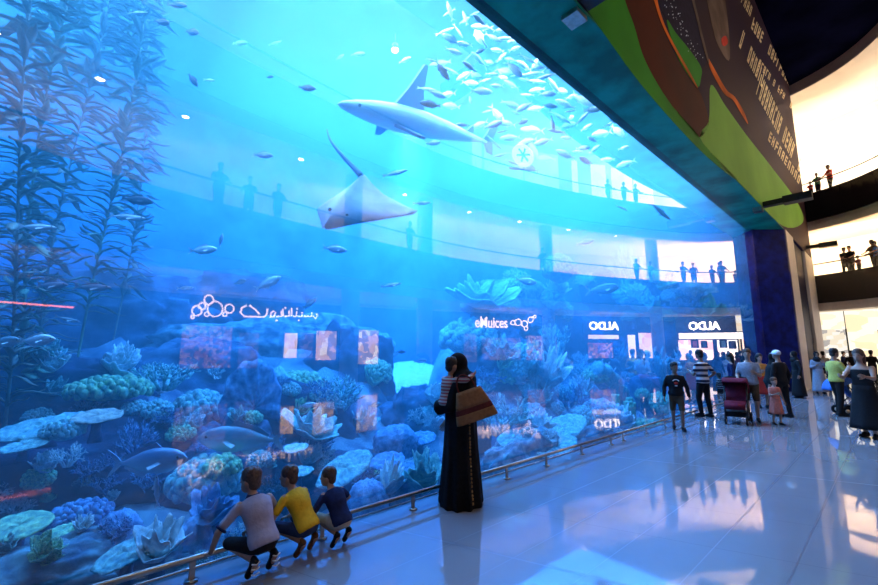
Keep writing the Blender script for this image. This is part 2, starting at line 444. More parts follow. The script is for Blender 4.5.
# sign lettering: built along the facade so that it reads correctly from the hall
def sign_frame(px0, px1, py):
    a, t = hitline(FAC, px0, py); c, t2 = hitline(FAC, px1, py)
    a, c = inner(a, t, .2), inner(c, t2, .2)
    return a, c
def text_sign(label, txt, px0, px1, py0, py1, mm, flip=False):
    a, c = sign_frame(px0, px1, (py0+py1)/2)
    pm = (px0+px1)/2; z1 = hitline(FAC, pm, py0)[0].z; z0 = hitline(FAC, pm, py1)[0].z
    cu = bpy.data.curves.new('txt', 'FONT'); cu.body = txt; cu.size = 1; cu.extrude = .03; cu.offset = .012
    o = bpy.data.objects.new('txt', cu); C.objects.link(o)
    me = bpy.data.meshes.new_from_object(o.evaluated_get(bpy.context.evaluated_depsgraph_get()))
    bpy.data.objects.remove(o)
    xs = [v.co.x for v in me.vertices]; ys = [v.co.y for v in me.vertices]
    wx, hy = max(xs)-min(xs), max(ys)-min(ys)
    s0, s1, z0_ = min(xs), (c - a), min(ys)
    for v in me.vertices:
        u = (v.co.x - s0) / wx; h = (v.co.y - z0_) / hy
        if flip: u = 1 - u
        # seen from the hall (looking at -y) text runs from the far (c) end to the near one (a)
        p = c.lerp(a, u); n = Vector((-(c-a).y, (c-a).x, 0)).normalized()
        v.co = (p.x + n.x*v.co.z, p.y + n.y*v.co.z, z0 + (z1 - z0)*h)
    root = thing('shop_sign', label, 'sign', ((a.x+c.x)/2, (a.y+c.y)/2, z0))
    for v in me.vertices: v.co -= root.location
    me.materials.clear(); me.materials.append(mm); link('lettering', me, root)
    return root
text_sign('white lettered shop sign over crowded shelves', 'ALDO', 588, 617, 322, 330, M_sign)
text_sign('white lettered shop sign nearest the end of the window', 'ALDO', 688, 719, 322, 330, M_sign)
text_sign('peach lettered shop sign with a row of rings', 'eMuices', 474, 506, 317, 328, M_goldsign, flip=True)
def stroke_sign(label, strokes, rings, mm, r=.05):
    """lettering drawn as lit tubes; strokes and rings given where their mirror image is seen"""
    P = lambda x, y: inner(*hitline(FAC, x, y), .22)
    c0 = P(*(strokes[0][0] if strokes else rings[0][:2])); root = thing('shop_sign', label, 'sign', c0); org = root.location.copy()
    mb = MB()
    for st in strokes: mb.tube([P(*q) - org for q in st], r, 6)
    if mb.v: mb.build('lettering', mm, root)
    for x, y, rr in rings:
        pts = [P(x + rr*math.cos(a), y + rr*math.sin(a)) - org for a in [2*PI*k/16 for k in range(17)]]
        MB().tube(pts, r*.8, 6).build('ring', mm, root)
    return root
def crop(pts): return [(170 + x*220/878, 290 + y*110/439) for x, y in pts]
stroke_sign('peach lit script sign over the dark shop with yellow windows', [crop(q) for q in (
    [(300,62),(282,72),(275,90),(290,106),(330,108),(372,108),(380,98),(384,74)], [(312,62),(335,80),(352,98)], [(392,108),(410,108),(416,92),(410,84),(398,92),(396,106)],
    [(420,108),(440,106),(440,84)], [(446,106),(446,76)], [(452,106),(470,106),(470,82)], [(480,106),(480,74)], [(486,106),(500,106),(500,86)], [(506,106),(522,106),(522,88)],
    [(528,106),(560,106),(562,90)], [(566,104),(576,116),(584,104),(578,96)], [(452,72),(458,72)], [(500,76),(506,76)], [(416,122),(424,122)], [(506,122),(512,122)])],
    [], M_goldsign, .05)
stroke_sign('cluster of peach lit rings beside the script sign', [], [(207.5,300.2,4.6), (200.8,306.5,3.4), (213.7,309.3,7.6), (195.5,311,4.8), (228,309,4.4), (205.3,314.5,2.2), (223.6,314.6,2), (191,317,1.6)], M_goldsign, .05)
stroke_sign('cluster of peach lit rings beside the lettered violet shop', [], [(511.5,323,2.2), (516.5,322.5,3.2), (523,324,3), (529,320,2.6), (524.5,328.5,1.8), (533,317,1.4)], M_goldsign, .05)
# upper-floor shop with a round emblem, mannequins in its window (seen mirrored high up)
WALL3 = FAC
def disc(p, t, r, mb, th=.08):
    n = Vector((t.y, -t.x, 0)); pts = [p + t*(r*math.cos(a)) + Vector((0,0,r*math.sin(a))) for a in [2*PI*k/28 for k in range(28)]]
    mb.prism(pts, -n*th)
# downlights of the galleries and added fill lights
MID = [RING[i].lerp(FAC[i], .45) for i in range(len(RING))]
for i in range(5, len(RING) - 3, 4):     # unseen one-sided fill lights added to brighten the gallery walls
    p = RING[i].lerp(FAC[i], .3); d = FAC[i] - RING[i]; rz = math.atan2(d.y, d.x)
    for zz, pw, colr, tl in ((7.7, 230*(.25 if i < 20 else .8 if i < 30 else 1.3), (1, .76, .50), .0), (14.3, (50 if i < 38 else 420), (1, .80, .60), .0), (3.9, 26, (1, .78, .58), .2)):
        area('gallery_fill', (p.x, p.y, zz), (0, -PI/2 + tl, rz), .5, 3.0, pw, colr)
M_lamp, nt, b, out = newmat('lamp_lens'); b.inputs['Emission Color'].default_value = (1, .82, .62, 1); b.inputs['Emission Strength'].default_value = 40
dl0 = None
for zz, gl_, lab in ((4.52, 'downlights under the middle gallery', 'small round downlight set under the middle gallery'), (9.27, 'downlights under the upper gallery', 'small round downlight set under the upper gallery')):
    for i in range(8, len(RING) - 2, 3):
        p = RING[i].lerp(FAC[i], .16)
        if dl0 is None:
            dl0 = thing('downlight', lab, 'light', (p.x, p.y, zz), 0, gl_)
            MB().tube([(0,0,-.02),(0,0,.05)], .11, 14).build('lens', M_lamp, dl0)
            mbr = MB()
            mbr.loft([[Vector((rr*math.cos(2*PI*k/14), rr*math.sin(2*PI*k/14), z)) for k in range(14)] for rr, z in ((.11,.05),(.15,.05),(.15,-.03),(.11,-.03))], caps=False); mbr.build('rim', M_steel, dl0)
        else: dup(dl0, (p.x, p.y, zz), label=lab, group=gl_)
# ================================================================ TANK CONTENTS
def fbm(p, oc=4, sc=1.0):
    a, s, f = 0, 1, sc
    for _ in range(oc): a += s * noise.noise(p * f); s *= .5; f *= 2.05
    return a
def rock_mesh(name, seed, r, m, sub=4, rough=.32):
    bm = bmesh.new(); bmesh.ops.create_icosphere(bm, subdivisions=sub, radius=1)
    o = Vector((seed * 3.7, seed * 1.9, seed * 5.3))
    for v in bm.verts:
        d = v.co.normalized()
        k = 1 + rough * fbm(d * 1.3 + o, 5) + .10 * abs(noise.noise(d * 5 + o)) + .06 * noise.noise(d * 11 + o) + .03 * noise.noise(d * 23 + o) - .12 * max(0, noise.noise(d * 3.1 + o * 2))
        v.co = Vector((d.x * r[0] * k, d.y * r[1] * k, d.z * r[2] * k))
    me = bpy.data.meshes.new(name); bm.to_mesh(me); bm.free()
    me.materials.append(m); me.polygons.foreach_set('use_smooth', [True] * len(me.polygons)); return me
def coralmat(name, c, c2, scale=14, bump=.8): return mat(name, c, .8, 0, scale=scale, bump=bump, col2=c2, spec=.2, detail=6)
K_rock = coralmat('reef_rock_blue', (.09, .20, .32), (.02, .06, .13), 3.5, 1)
K_rock2 = coralmat('reef_rock_teal', (.24, .46, .50), (.04, .12, .20), 5, 1)
K_dark = coralmat('reef_rock_dark', (.03, .08, .16), (.01, .03, .08), 3, 1)
K_teal = coralmat('coral_teal', (.42, .80, .70), (.15, .42, .48), 16)
K_green = coralmat('coral_green', (.50, .85, .45), (.14, .40, .30), 14)
K_pale = coralmat('coral_pale', (.85, .95, .90), (.40, .62, .66), 12)
K_sand = coralmat('coral_beige', (.66, .66, .52), (.28, .34, .34), 12)
K_blue = coralmat('coral_blue', (.22, .48, .70), (.08, .20, .38), 10)
K_kelp = mat('kelp_leaf', (.18, .34, .22), .5, var=.5, scale=3)
K_kelp2 = mat('kelp_leaf_olive', (.22, .26, .20), .5, var=.5, scale=3)

ROCKS = [  # px, py, width, height, depth plane, material, label
 (70,335,300,130,11.5,K_rock,'broad blue rock slope behind the kelp at mid height'),
 (300,352,210,66,10.8,K_rock2,'long overhanging rock ledge behind the script sign reflection'),
 (250,300,120,54,12.0,K_rock,'hazy rounded rock peak above the script sign reflection'),
 (342,395,110,130,9.8,K_dark,'tall dark rock pillar ending left of the bright gap'),
 (10,420,220,120,8.4,K_dark,'dark rock mass at the left edge under the table corals'),
 (180,402,210,110,9.6,K_rock,'blue rock mound behind the large blue fish'),
 (95,490,260,120,7.2,K_dark,'dark hollow rock below the large blue fish'),
 (285,430,150,90,8.0,K_dark,'dark rock under the leafy coral in the middle'),
 (230,500,150,130,6.8,K_rock,'blue rock carrying the knobbly coral behind the grey shirted boy'),
 (330,500,200,90,6.6,K_dark,'dark rock behind the yellow and navy shirted boys'),
 (420,432,110,90,8.2,K_rock,'slanting dark blue rock slab left of the woman in black'),
 (415,490,120,56,6.0,K_rock2,'low pale rock at the rail left of the woman in black'),
 (40,590,210,86,5.1,K_rock2,'rough pale rock at the lower left corner of the tank'),
 (150,585,130,70,5.0,K_rock2,'small pale rock against the rail by the leftmost post'),
 (500,402,150,130,8.2,K_rock,'blue rock face right of the woman in black'),
 (520,305,180,48,10.5,K_rock2,'pale flat topped rock shelf at the foot of the mirrored gallery'),
 (565,365,190,90,10.2,K_dark,'dark cave rock under the pale rock shelf'),
 (520,470,150,70,5.6,K_rock2,'pale layered rock at the rail right of the woman in black'),
 (595,445,150,70,6.0,K_rock2,'pale sloping rock above the middle of the rail'),
 (655,352,150,130,9.4,K_rock,'blue rock slope behind the boy in the dark hoodie'),
 (640,415,110,70,6.4,K_rock,'small blue rock at the rail beside the boy in the dark hoodie'),
 (715,380,110,110,8.0,K_rock,'blue rock behind the man in the striped shirt'),
 (600,290,80,44,9.8,K_dark,'dark lump of rock on the pale rock shelf'),
 (695,318,70,50,10,K_dark,'dark round rock under the far end of the mirrored gallery'),
 (470,440,60,60,6.8,K_dark,'dark rock directly behind the woman in black'),
]
def clampx(p, px, py, lim=24.5):
    d = ray(px, py); return CAM + d*(lim/d.x) if p.x > lim else p
for i, (px, py, w_, h_, y, mm, lab) in enumerate(ROCKS):
    fx = 1 if px < 450 else .8 if px < 600 else .5
    p = clampx(at_y(px, py, y), px, py, 23.4); k = pxm(p); ry_ = min(w_, h_ * 1.3)/k/2*.62
    p = clampx(at_y(px, py, y + ry_*.7), px, py, 23.4); k = pxm(p)
    me = rock_mesh('reef_rock', i + 1, (w_/k/2*1.02*fx, ry_, h_/k/2*1.05), mm, 5 if w_ * h_ > 9000 else 4)
    o = link('reef_rock', me); o.location = p; tag(o, lab, 'rock', 'reef rocks in the tank')
# ---------------------------------------------------------------- corals
def solid(o, th, off=0):
    md = o.modifiers.new('thickness', 'SOLIDIFY'); md.thickness = th; md.offset = off
def plate(seed, rx, ry, th):         # table coral top: lens with a knobbly upper face and wavy rim
    mb = MB(); seg = 44; o = Vector((seed * 2.3, seed, 0)); R = []
    def rim(a): return 1 + .12 * noise.noise(Vector((math.cos(a)*1.6, math.sin(a)*1.6, seed))) + .05 * noise.noise(Vector((math.cos(a)*6, math.sin(a)*6, seed)))
    for f, z in [(.02,.10),(.15,.12),(.3,.12),(.45,.12),(.6,.13),(.75,.13),(.88,.11),(.97,.06),(1,-.05),(.93,-.25),(.7,-.5),(.4,-.8),(.16,-1)]:
        row = []
        for k in range(seg):
            a = 2*PI*k/seg; r = f * rim(a)
            q = Vector((math.cos(a)*r*rx, math.sin(a)*r*ry, z*th))
            if z > 0: q.z += .35 * th * noise.noise(Vector((q.x, q.y, 0)) * (7/ max(rx, .2)) + o)
            row.append(q)
        R.append(row)
    return mb.loft(R)
def dome(seed, r, amp=.07, fr=7):
    mb = MB(); seg, rg = 48, 26; o = Vector((seed, seed*2, seed*3)); R = []
    for i in range(rg + 1):
        th = .03 + (PI*.72) * i / rg; row = []
        for k in range(seg):
            a = 2*PI*k/seg; d = Vector((math.sin(th)*math.cos(a), math.sin(th)*math.sin(a), math.cos(th)))
            kx = 1 + amp * abs(noise.noise(d*fr + o)) * 2 + .12 * noise.noise(d*1.4 + o)
            row.append(Vector((d.x*r[0]*kx, d.y*r[1]*kx, d.z*r[2]*kx)))
        R.append(row)
    return mb.loft(R)
def branches(seed, h, n=9, r0=.035, depth=3):
    mb = MB(); rd = random.Random(seed)
    def grow(p, d, l, r, k):
        q = p + d*l; mid = p + d*l*.5 + Vector((rd.uniform(-1,1), rd.uniform(-1,1), 0))*l*.06
        mb.tube([p, mid, q], [r, r*.85, r*.66], 6)
        if k == 0: mb.ell(q, r*.75, 6, 4); return
        for _ in range(rd.choice((2, 2, 3))):
            nd = (d + Vector((rd.gauss(0,.55), rd.gauss(0,.55), rd.gauss(.12,.35)))).normalized()
            grow(q, nd, l*rd.uniform(.6,.85), r*.66, k-1)
    for i in range(n):
        a = 2*PI*i/n + rd.uniform(-.3,.3); s = rd.uniform(.2, 1)
        grow(Vector((math.cos(a)*h*.12, math.sin(a)*h*.12, 0)), Vector((math.cos(a)*s, math.sin(a)*s, rd.uniform(.5,1))).normalized(), h*.34, r0*h*1.6, depth-1)
    return mb
def frill(seed, r, h, turns=1.15, wob=.28):         # one ruffled leaf of a lettuce coral
    mb = MB(); seg, rg = 40, 8; R = []
    for i in range(rg):
        f = i/(rg-1); row = []
        for k in range(seg):
            a = turns*2*PI*k/seg; ruf = math.sin(a*7 + seed) * wob * f * f
            rr = r*(.15 + .85*f)*(1 + .15*math.sin(a*3 + seed*2) + ruf*.4)
            row.append(Vector((math.cos(a)*rr, math.sin(a)*rr, h*(f**1.3)*(.75 + .25*math.sin(a*2+seed)) + ruf*h*.5)))
        R.append(row)
    return mb.loft(R, closed=False)
def fan(seed, w_, h_):                                 # upright scalloped fan
    mb = MB(); seg = 40; rows = []
    for i in range(9):
        f = .06 + .94*i/8; row = []
        for k in range(seg + 1):
            a = PI*(-.12 + 1.24*k/seg); sc = 1 + .07*abs(math.sin(a*5.5+seed))*f
            row.append(Vector((math.cos(a)*w_*f*sc, .08*w_*math.sin(a*11+seed)*f + .2*w_*f*f, h_*.30 + math.sin(a)*h_*.7*f*sc)))
        rows.append(row)
    return mb.loft(rows, closed=False)
def knobs(seed, r, n=70, kr=.13):
    mb = MB(); rd = random.Random(seed)
    mb.ell((0,0,r[2]*.35), (r[0]*.85, r[1]*.85, r[2]*.6), 20, 12)
    for i in range(n):
        a = i*2.39996; z = 1 - (i+.5)/n*1.25; q = math.sqrt(max(0, 1-z*z))
        s = kr*rd.uniform(.7,1.35)*min(r)
        p = Vector((math.cos(a)*q*r[0]*.95, math.sin(a)*q*r[1]*.95, r[2]*.35 + z*r[2]*.68))
        mb.ell(p, (s, s, s*rd.uniform(.8,1.5)), 8, 6)
    return mb
def pipes(seed, h, n=7, r=.10):
    mb = MB(); rd = random.Random(seed)
    for i in range(n):
        a = 2*PI*i/n; x, y = math.cos(a)*h*.22*rd.random()**.5, math.sin(a)*h*.22
        hh = h*rd.uniform(.55,1); l = Vector((rd.uniform(-.15,.15), rd.uniform(-.1,.1), 1))*hh
        b_ = Vector((x,y,0)); rr = r*h*rd.uniform(.7,1.1); prof = [(0,rr*.7),(.3,rr*.85),(.7,rr),(.97,rr*1.12),(1,rr*1.05),(.97,rr*.8),(.6,rr*.6)]
        rings = [[b_ + l*t + Vector((math.cos(2*PI*k/14)*q, math.sin(2*PI*k/14)*q, 0)) for k in range(14)] for t, q in prof]
        mb.loft(rings)
    return mb
CORALS = [ # kind, px, py, w, h, y, material, name, label
 ('plate',97,418,46,20,6.6,K_sand,'table_coral','oval knobbly table coral seen from above near the left edge'),
 ('plate',45,428,76,16,6.9,K_teal,'table_coral','long slanting plate coral left of the oval table coral'),
 ('knob',63,425,34,30,6.6,K_teal,'knob_coral','bright green lump between the slanting plate and oval table corals'),
 ('branch',67,457,34,24,6.3,K_pale,'staghorn_coral','small pale branching coral below the slanting plate coral'),
 ('plate',22,447,38,12,6.5,K_teal,'table_coral','narrow pale plate coral at the left edge under the slanting one'),
 ('plate',18,530,50,34,5.4,K_green,'table_coral','green plate coral at the left edge above the corner rock'),
 ('plate',62,532,32,10,5.5,K_green,'table_coral','small olive plate coral right of the green plate coral'),
 ('knob',80,508,50,32,5.9,K_blue,'knob_coral','dim blue knobbly coral over the round boulder'),
 ('dome',118,524,42,46,5.5,K_blue,'dome_coral','smooth blue boulder coral in the lower left hollow'),
 ('plate',127,556,60,26,4.9,K_teal,'table_coral','tilted pale plate coral by the leftmost rail post'),
 ('frill',158,545,46,34,4.8,K_pale,'lettuce_coral','bright ruffled coral beside the tilted plate coral'),
 ('knob',110,383,70,34,8.0,K_green,'knob_coral','green bushy coral above the oval table coral'),
 ('branch',135,440,40,40,6.8,K_blue,'staghorn_coral','blue branching coral right of the oval table coral'),
 ('branch',165,378,60,30,8.2,K_teal,'staghorn_coral','teal branching coral above the large blue fish'),
 ('knob',205,470,64,64,6.0,K_teal,'knob_coral','big teal knobbly coral left of the grey shirted boy'),
 ('knob',222,462,36,30,5.8,K_green,'knob_coral','green tuft on the big teal knobbly coral'),
 ('frill',213,510,44,30,5.3,K_blue,'lettuce_coral','blue cup shaped coral beside the grey shirted boy'),
 ('dome',190,535,44,60,5.2,K_blue,'dome_coral','dark blue rounded coral in front of the grey shirted boy'),
 ('knob',200,400,50,50,8.2,K_teal,'knob_coral','teal lumpy coral left of the scalloped fan coral'),
 ('fan',253,402,60,66,7.6,K_blue,'fan_coral','large dark blue scalloped fan coral'),
 ('dome',275,378,34,40,8.4,K_teal,'dome_coral','pale rounded coral behind the scalloped fan coral'),
 ('knob',300,378,40,34,8.8,K_green,'knob_coral','pale green coral right of the scalloped fan coral'),
 ('branch',335,398,60,44,8.0,K_teal,'staghorn_coral','teal branching coral on the dark rock pillar'),
 ('frill',308,428,60,22,7.0,K_teal,'lettuce_coral','wavy leaf coral spreading across the middle'),
 ('plate',295,449,28,10,6.4,K_pale,'table_coral','small pale mushroom shaped coral above the yellow shirted boy'),
 ('plate',300,473,26,14,5.8,K_teal,'table_coral','small round plate coral beside the yellow shirted boy'),
 ('plate',346,470,66,18,6.0,K_teal,'table_coral','flat plate coral behind the navy shirted boy'),
 ('plate',387,463,46,20,6.2,K_blue,'table_coral','round blue plate coral beyond the navy shirted boy'),
 ('plate',405,472,34,18,5.9,K_blue,'table_coral','dim blue plate coral right of the round blue one'),
 ('dome',368,490,42,38,5.3,K_blue,'dome_coral','smooth round boulder coral right of the navy shirted boy'),
 ('frill',388,482,26,30,5.4,K_pale,'lettuce_coral','upright white leaf coral by the round boulder coral'),
 ('frill',424,478,40,36,5.2,K_teal,'lettuce_coral','upright teal leaf coral left of the black robe'),
 ('dome',395,432,44,30,7.2,K_blue,'dome_coral','low blue dome coral under the bright gap'),
 ('plate',420,440,40,16,7.0,K_blue,'table_coral','low blue plate coral near the woman in black'),
 ('frill',545,374,34,36,7.6,K_pale,'soft_coral','pale ruffled soft coral hanging under the rock shelf'),
 ('frill',536,398,26,22,7.6,K_teal,'soft_coral','small teal ruffled coral below the pale soft coral'),
 ('branch',500,418,66,42,6.6,K_teal,'staghorn_coral','teal thicket of branching coral right of the woman in black'),
 ('frill',537,424,28,18,6.2,K_pale,'lettuce_coral','bright white leaf coral on the teal thicket'),
 ('plate',515,440,50,14,6.0,K_teal,'table_coral','pale shelf coral low beside the black robe'),
 ('plate',565,430,60,20,6.0,K_teal,'table_coral','large pale shelf coral above the rail'),
 ('plate',555,446,66,18,5.6,K_teal,'table_coral','lower pale shelf coral just above the rail'),
 ('knob',598,372,34,22,7.6,K_green,'knob_coral','yellow green tuft at the top of the sloping coral arm'),
 ('arm',617,396,56,46,7.2,K_teal,'tube_sponge','long sloping teal sponge arm behind the rail'),
 ('knob',600,408,44,40,6.8,K_teal,'knob_coral','teal lumpy coral under the sloping sponge arm'),
 ('pipe',625,420,30,40,6.3,K_green,'tube_sponge','cluster of green upright tubes above the rail'),
 ('branch',575,402,36,36,7.0,K_blue,'staghorn_coral','blue branching coral left of the sloping sponge arm'),
 ('frill',650,372,30,30,7.6,K_teal,'soft_coral','teal ruffled coral left of the hooded boy'),
 ('frill',667,360,34,30,8.0,K_pale,'soft_coral','pale ruffled coral just above the hooded boy'),
 ('pipe',660,405,30,46,6.6,K_blue,'tube_sponge','blue upright tubes beside the hooded boy'),
 ('knob',647,424,36,24,6.0,K_green,'knob_coral','green lumpy coral at the rail left of the hooded boy'),
 ('branch',695,385,40,40,7.0,K_teal,'staghorn_coral','teal branching coral behind the striped shirt'),
 ('frill',480,298,70,24,9.6,K_teal,'lettuce_coral','broad teal leaf coral at the left end of the rock shelf'),
 ('knob',560,262,38,40,9.6,K_blue,'knob_coral','blue lump on the rock shelf before the mirrored gallery'),
 ('branch',555,345,50,40,8.8,K_teal,'staghorn_coral','teal branching coral beside the pale soft coral'),
 ('branch',625,275,40,60,9.4,K_teal,'staghorn_coral','tall teal branching coral before the mirrored gallery'),
 ('knob',470,330,60,50,9.4,K_teal,'knob_coral','teal lumpy coral over the head of the woman in black'),
 ('pipe',640,330,26,60,9.0,K_blue,'tube_sponge','tall blue tubes between the two white shop signs'),
]
for i, (kind, px, py, w_, h_, y, mm, nm, lab) in enumerate(CORALS):
    p = clampx(at_y(px, py + h_*.4, y), px, py + h_*.4); k = pxm(p); W, H = w_/k, h_/k; rd = random.Random(i)
    o = None
    if kind == 'plate':
        r = thing(nm, lab, 'coral', p, rd.uniform(-.3,.3), 'corals in the tank')
        tilt = -.25 + rd.uniform(-.15,.15)
        pl = plate(i, W*.5, max(W*.26, H*.55), min(.16, W*.14)).build('plate', mm, r); pl.location.z = H*.5
        pl.rotation_euler = (.42, tilt if w_ > 55 else tilt*.4, 0)
        MB().tube([(0,.02,-H*.8),(0,.03,-H*.2),(0,0,H*.5 - min(.16, W*.14)*.9)], [W*.14,W*.09,W*.10], 12).build('stalk', K_rock, r)
        continue
    if kind == 'dome': mb = dome(i, (W*.5, W*.45, H*.62))
    elif kind == 'branch': mb = branches(i + 3, 1.0, 11, .035, 4)
    elif kind == 'knob': mb = knobs(i, (W*.5, W*.4, H*.5), 90, .2)
    elif kind == 'pipe': mb = pipes(i, 1.0, 9)
    elif kind == 'fan': mb = fan(i, W*.5, H)
    elif kind == 'arm':
        pts = smoothline([(-W*.5,0,H*1.0),(-W*.2,-.05,H*.85),(W*.15,0,H*.45),(W*.5,.05,0)], 8)
        mb = MB().tube(pts, [W*(.13 + .02*math.sin(q*1.3)) for q in range(len(pts))], 12)
    elif kind == 'frill':
        mb = frill(i, W*.5, H*.8)
        m2_ = frill(i*1.7 + 2, W*.33, H*1.05); mb.add(m2_.v, m2_.f)
        m2_ = frill(i*2.3 + 5, W*.18, H*1.2); mb.add(m2_.v, m2_.f)
    if kind in ('branch', 'pipe'):
        xs = [v.x for v in mb.v]; zs = [v.z for v in mb.v]
        sx_, sz_ = W/(max(xs)-min(xs)), H/(max(zs)-min(zs)); mb.v = [Vector((v.x*sx_, v.y*sx_*.8, v.z*sz_)) for v in mb.v]
    if kind == 'frill':
        r = thing(nm, lab, 'coral', p, rd.uniform(-1,1), 'corals in the tank')
        o = mb.build('leaves', mm, r); solid(o, max(.008, W*.02)); o.rotation_euler = (.3, 0, 0)
        MB().tube([(0,0,-H*.5),(0,0,H*.12)], [W*.16,W*.12], 10).build('stalk', K_rock, r)
    else:
        o = mb.build(nm, mm); o.location = p; tag(o, lab, 'coral', 'corals in the tank'); o.rotation_euler.z = rd.uniform(-.3,.3) if kind != 'arm' else -.2
        if kind == 'fan': solid(o, .03)
# ---------------------------------------------------------------- kelp
def kelp(px, y, z0, z1, n, ll, mm, label, seed, fr0=.18):
    rd = random.Random(seed); b_ = at_y(px, 300, y); b_.z = z0
    r = thing('kelp', label, 'seaweed', b_, 0, 'kelp plants in the tank'); H = z1 - z0
    st = [Vector((.18*math.sin(t*5+seed), .15*math.cos(t*4+seed), t*H)) for t in [q/24 for q in range(25)]]
    MB().tube(st, [.022 - .012*q/24 for q in range(25)], 7).build('stem', mm, r)
    mb = MB()
    for i in range(n):
        t = fr0 + (1 - fr0)*(i + rd.random())/n; p = Vector((.18*math.sin(t*5+seed), .15*math.cos(t*4+seed), t*H))
        a = rd.uniform(0, 2*PI); up = rd.uniform(-.1, .95)
        d = Vector((math.cos(a), math.sin(a)*.8, up)).normalized(); side = d.cross(Vector((0,0,1))).normalized(); nn = side.cross(d)
        l = ll*rd.uniform(.6,1.25); ww = l*.10
        rows = []
        for f, q in ((0,.25),(.2,.8),(.45,1),(.7,.75),(.9,.35),(1,.06)):
            c = p + d*l*f + Vector((0,0,-.22*l*f*f)) + nn*(.08*l*math.sin(f*6))
            rows.append([c + side*ww*q, c + nn*ww*.22*q, c - side*ww*q, c - nn*ww*.22*q])
        mb.loft(rows)
    mb.build('fronds', mm, r)
kelp(4, 7.6, -1, 9.8, 260, .50, K_kelp2, 'dense kelp plant cut by the left edge of the picture', 1)
kelp(32, 8.6, -1, 9.9, 320, .54, K_kelp, 'thick kelp plant second from the left edge', 2)
kelp(58, 9.8, -1, 9.9, 300, .58, K_kelp2, 'kelp plant third from the left edge', 3)
kelp(98, 8.8, -1, 9.9, 240, .54, K_kelp, 'tall feathery kelp plant furthest from the left edge', 4, .3)
kelp(118, 10.8, -1, 9.9, 200, .56, K_kelp2, 'thin hazy kelp plant behind the tall feathery one', 5, .35)
# ---------------------------------------------------------------- fish
def fishmat(name, back, belly, zsplit=.0, rough=.35, metal=.25):
    m, nt, b, out = newmat(name); L = nt.links.new
    tc = nt.nodes.new('ShaderNodeTexCoord'); sp_ = nt.nodes.new('ShaderNodeSeparateXYZ'); L(tc.outputs['Object'], sp_.inputs[0])
    ns_ = nt.nodes.new('ShaderNodeTexNoise'); ns_.inputs['Scale'].default_value = 9; L(tc.outputs['Object'], ns_.inputs['Vector'])
    mm = nt.nodes.new('ShaderNodeMath'); mm.operation = 'MULTIPLY_ADD'; L(ns_.outputs['Fac'], mm.inputs[0]); mm.inputs[1].default_value = .08; L(sp_.outputs[2], mm.inputs[2])
    r = nt.nodes.new('ShaderNodeMapRange'); r.inputs[1].default_value = -.03; r.inputs[2].default_value = .12; L(mm.outputs[0], r.inputs[0])
    mx_ = nt.nodes.new('ShaderNodeMix'); mx_.data_type = 'RGBA'; L(r.outputs[0], mx_.inputs[0]); mx_.inputs[6].default_value = (*belly, 1); mx_.inputs[7].default_value = (*back, 1)
    L(mx_.outputs[2], b.inputs['Base Color']); b.inputs['Roughness'].default_value = rough; b.inputs['Metallic'].default_value = metal
    return m
FM = dict(pale=fishmat('fish_silver', (.75,.85,.85), (.95,.97,.95)), blue=fishmat('fish_blue', (.18,.36,.55), (.55,.72,.82)), dark=fishmat('fish_dark', (.015,.04,.10), (.05,.12,.22), metal=0), mid=fishmat('fish_teal', (.16,.34,.42), (.6,.8,.8)),
          yellow=fishmat('fish_yellowish', (.55,.62,.35), (.85,.88,.7)), red=fishmat('fish_reddish', (.35,.20,.25), (.6,.5,.5)))
M_eye = mat('fish_eye', (.01,.01,.012), .2)
FK = {  # body profile (x from tail root -.36 to snout .5): half height ; half width factor ; tail span
 'jack': ([(-.36,.018),(-.3,.03),(-.2,.075),(-.05,.135),(.1,.165),(.25,.155),(.37,.115),(.45,.065),(.5,.012)], .42, .17),
 'slim': ([(-.36,.016),(-.28,.028),(-.15,.055),(0,.075),(.15,.082),(.28,.072),(.38,.05),(.45,.03),(.5,.008)], .62, .10),
 'snap': ([(-.36,.035),(-.3,.045),(-.2,.085),(-.05,.14),(.1,.165),(.22,.160),(.33,.125),(.43,.07),(.5,.015)], .46, .13),
}
_fp = {}
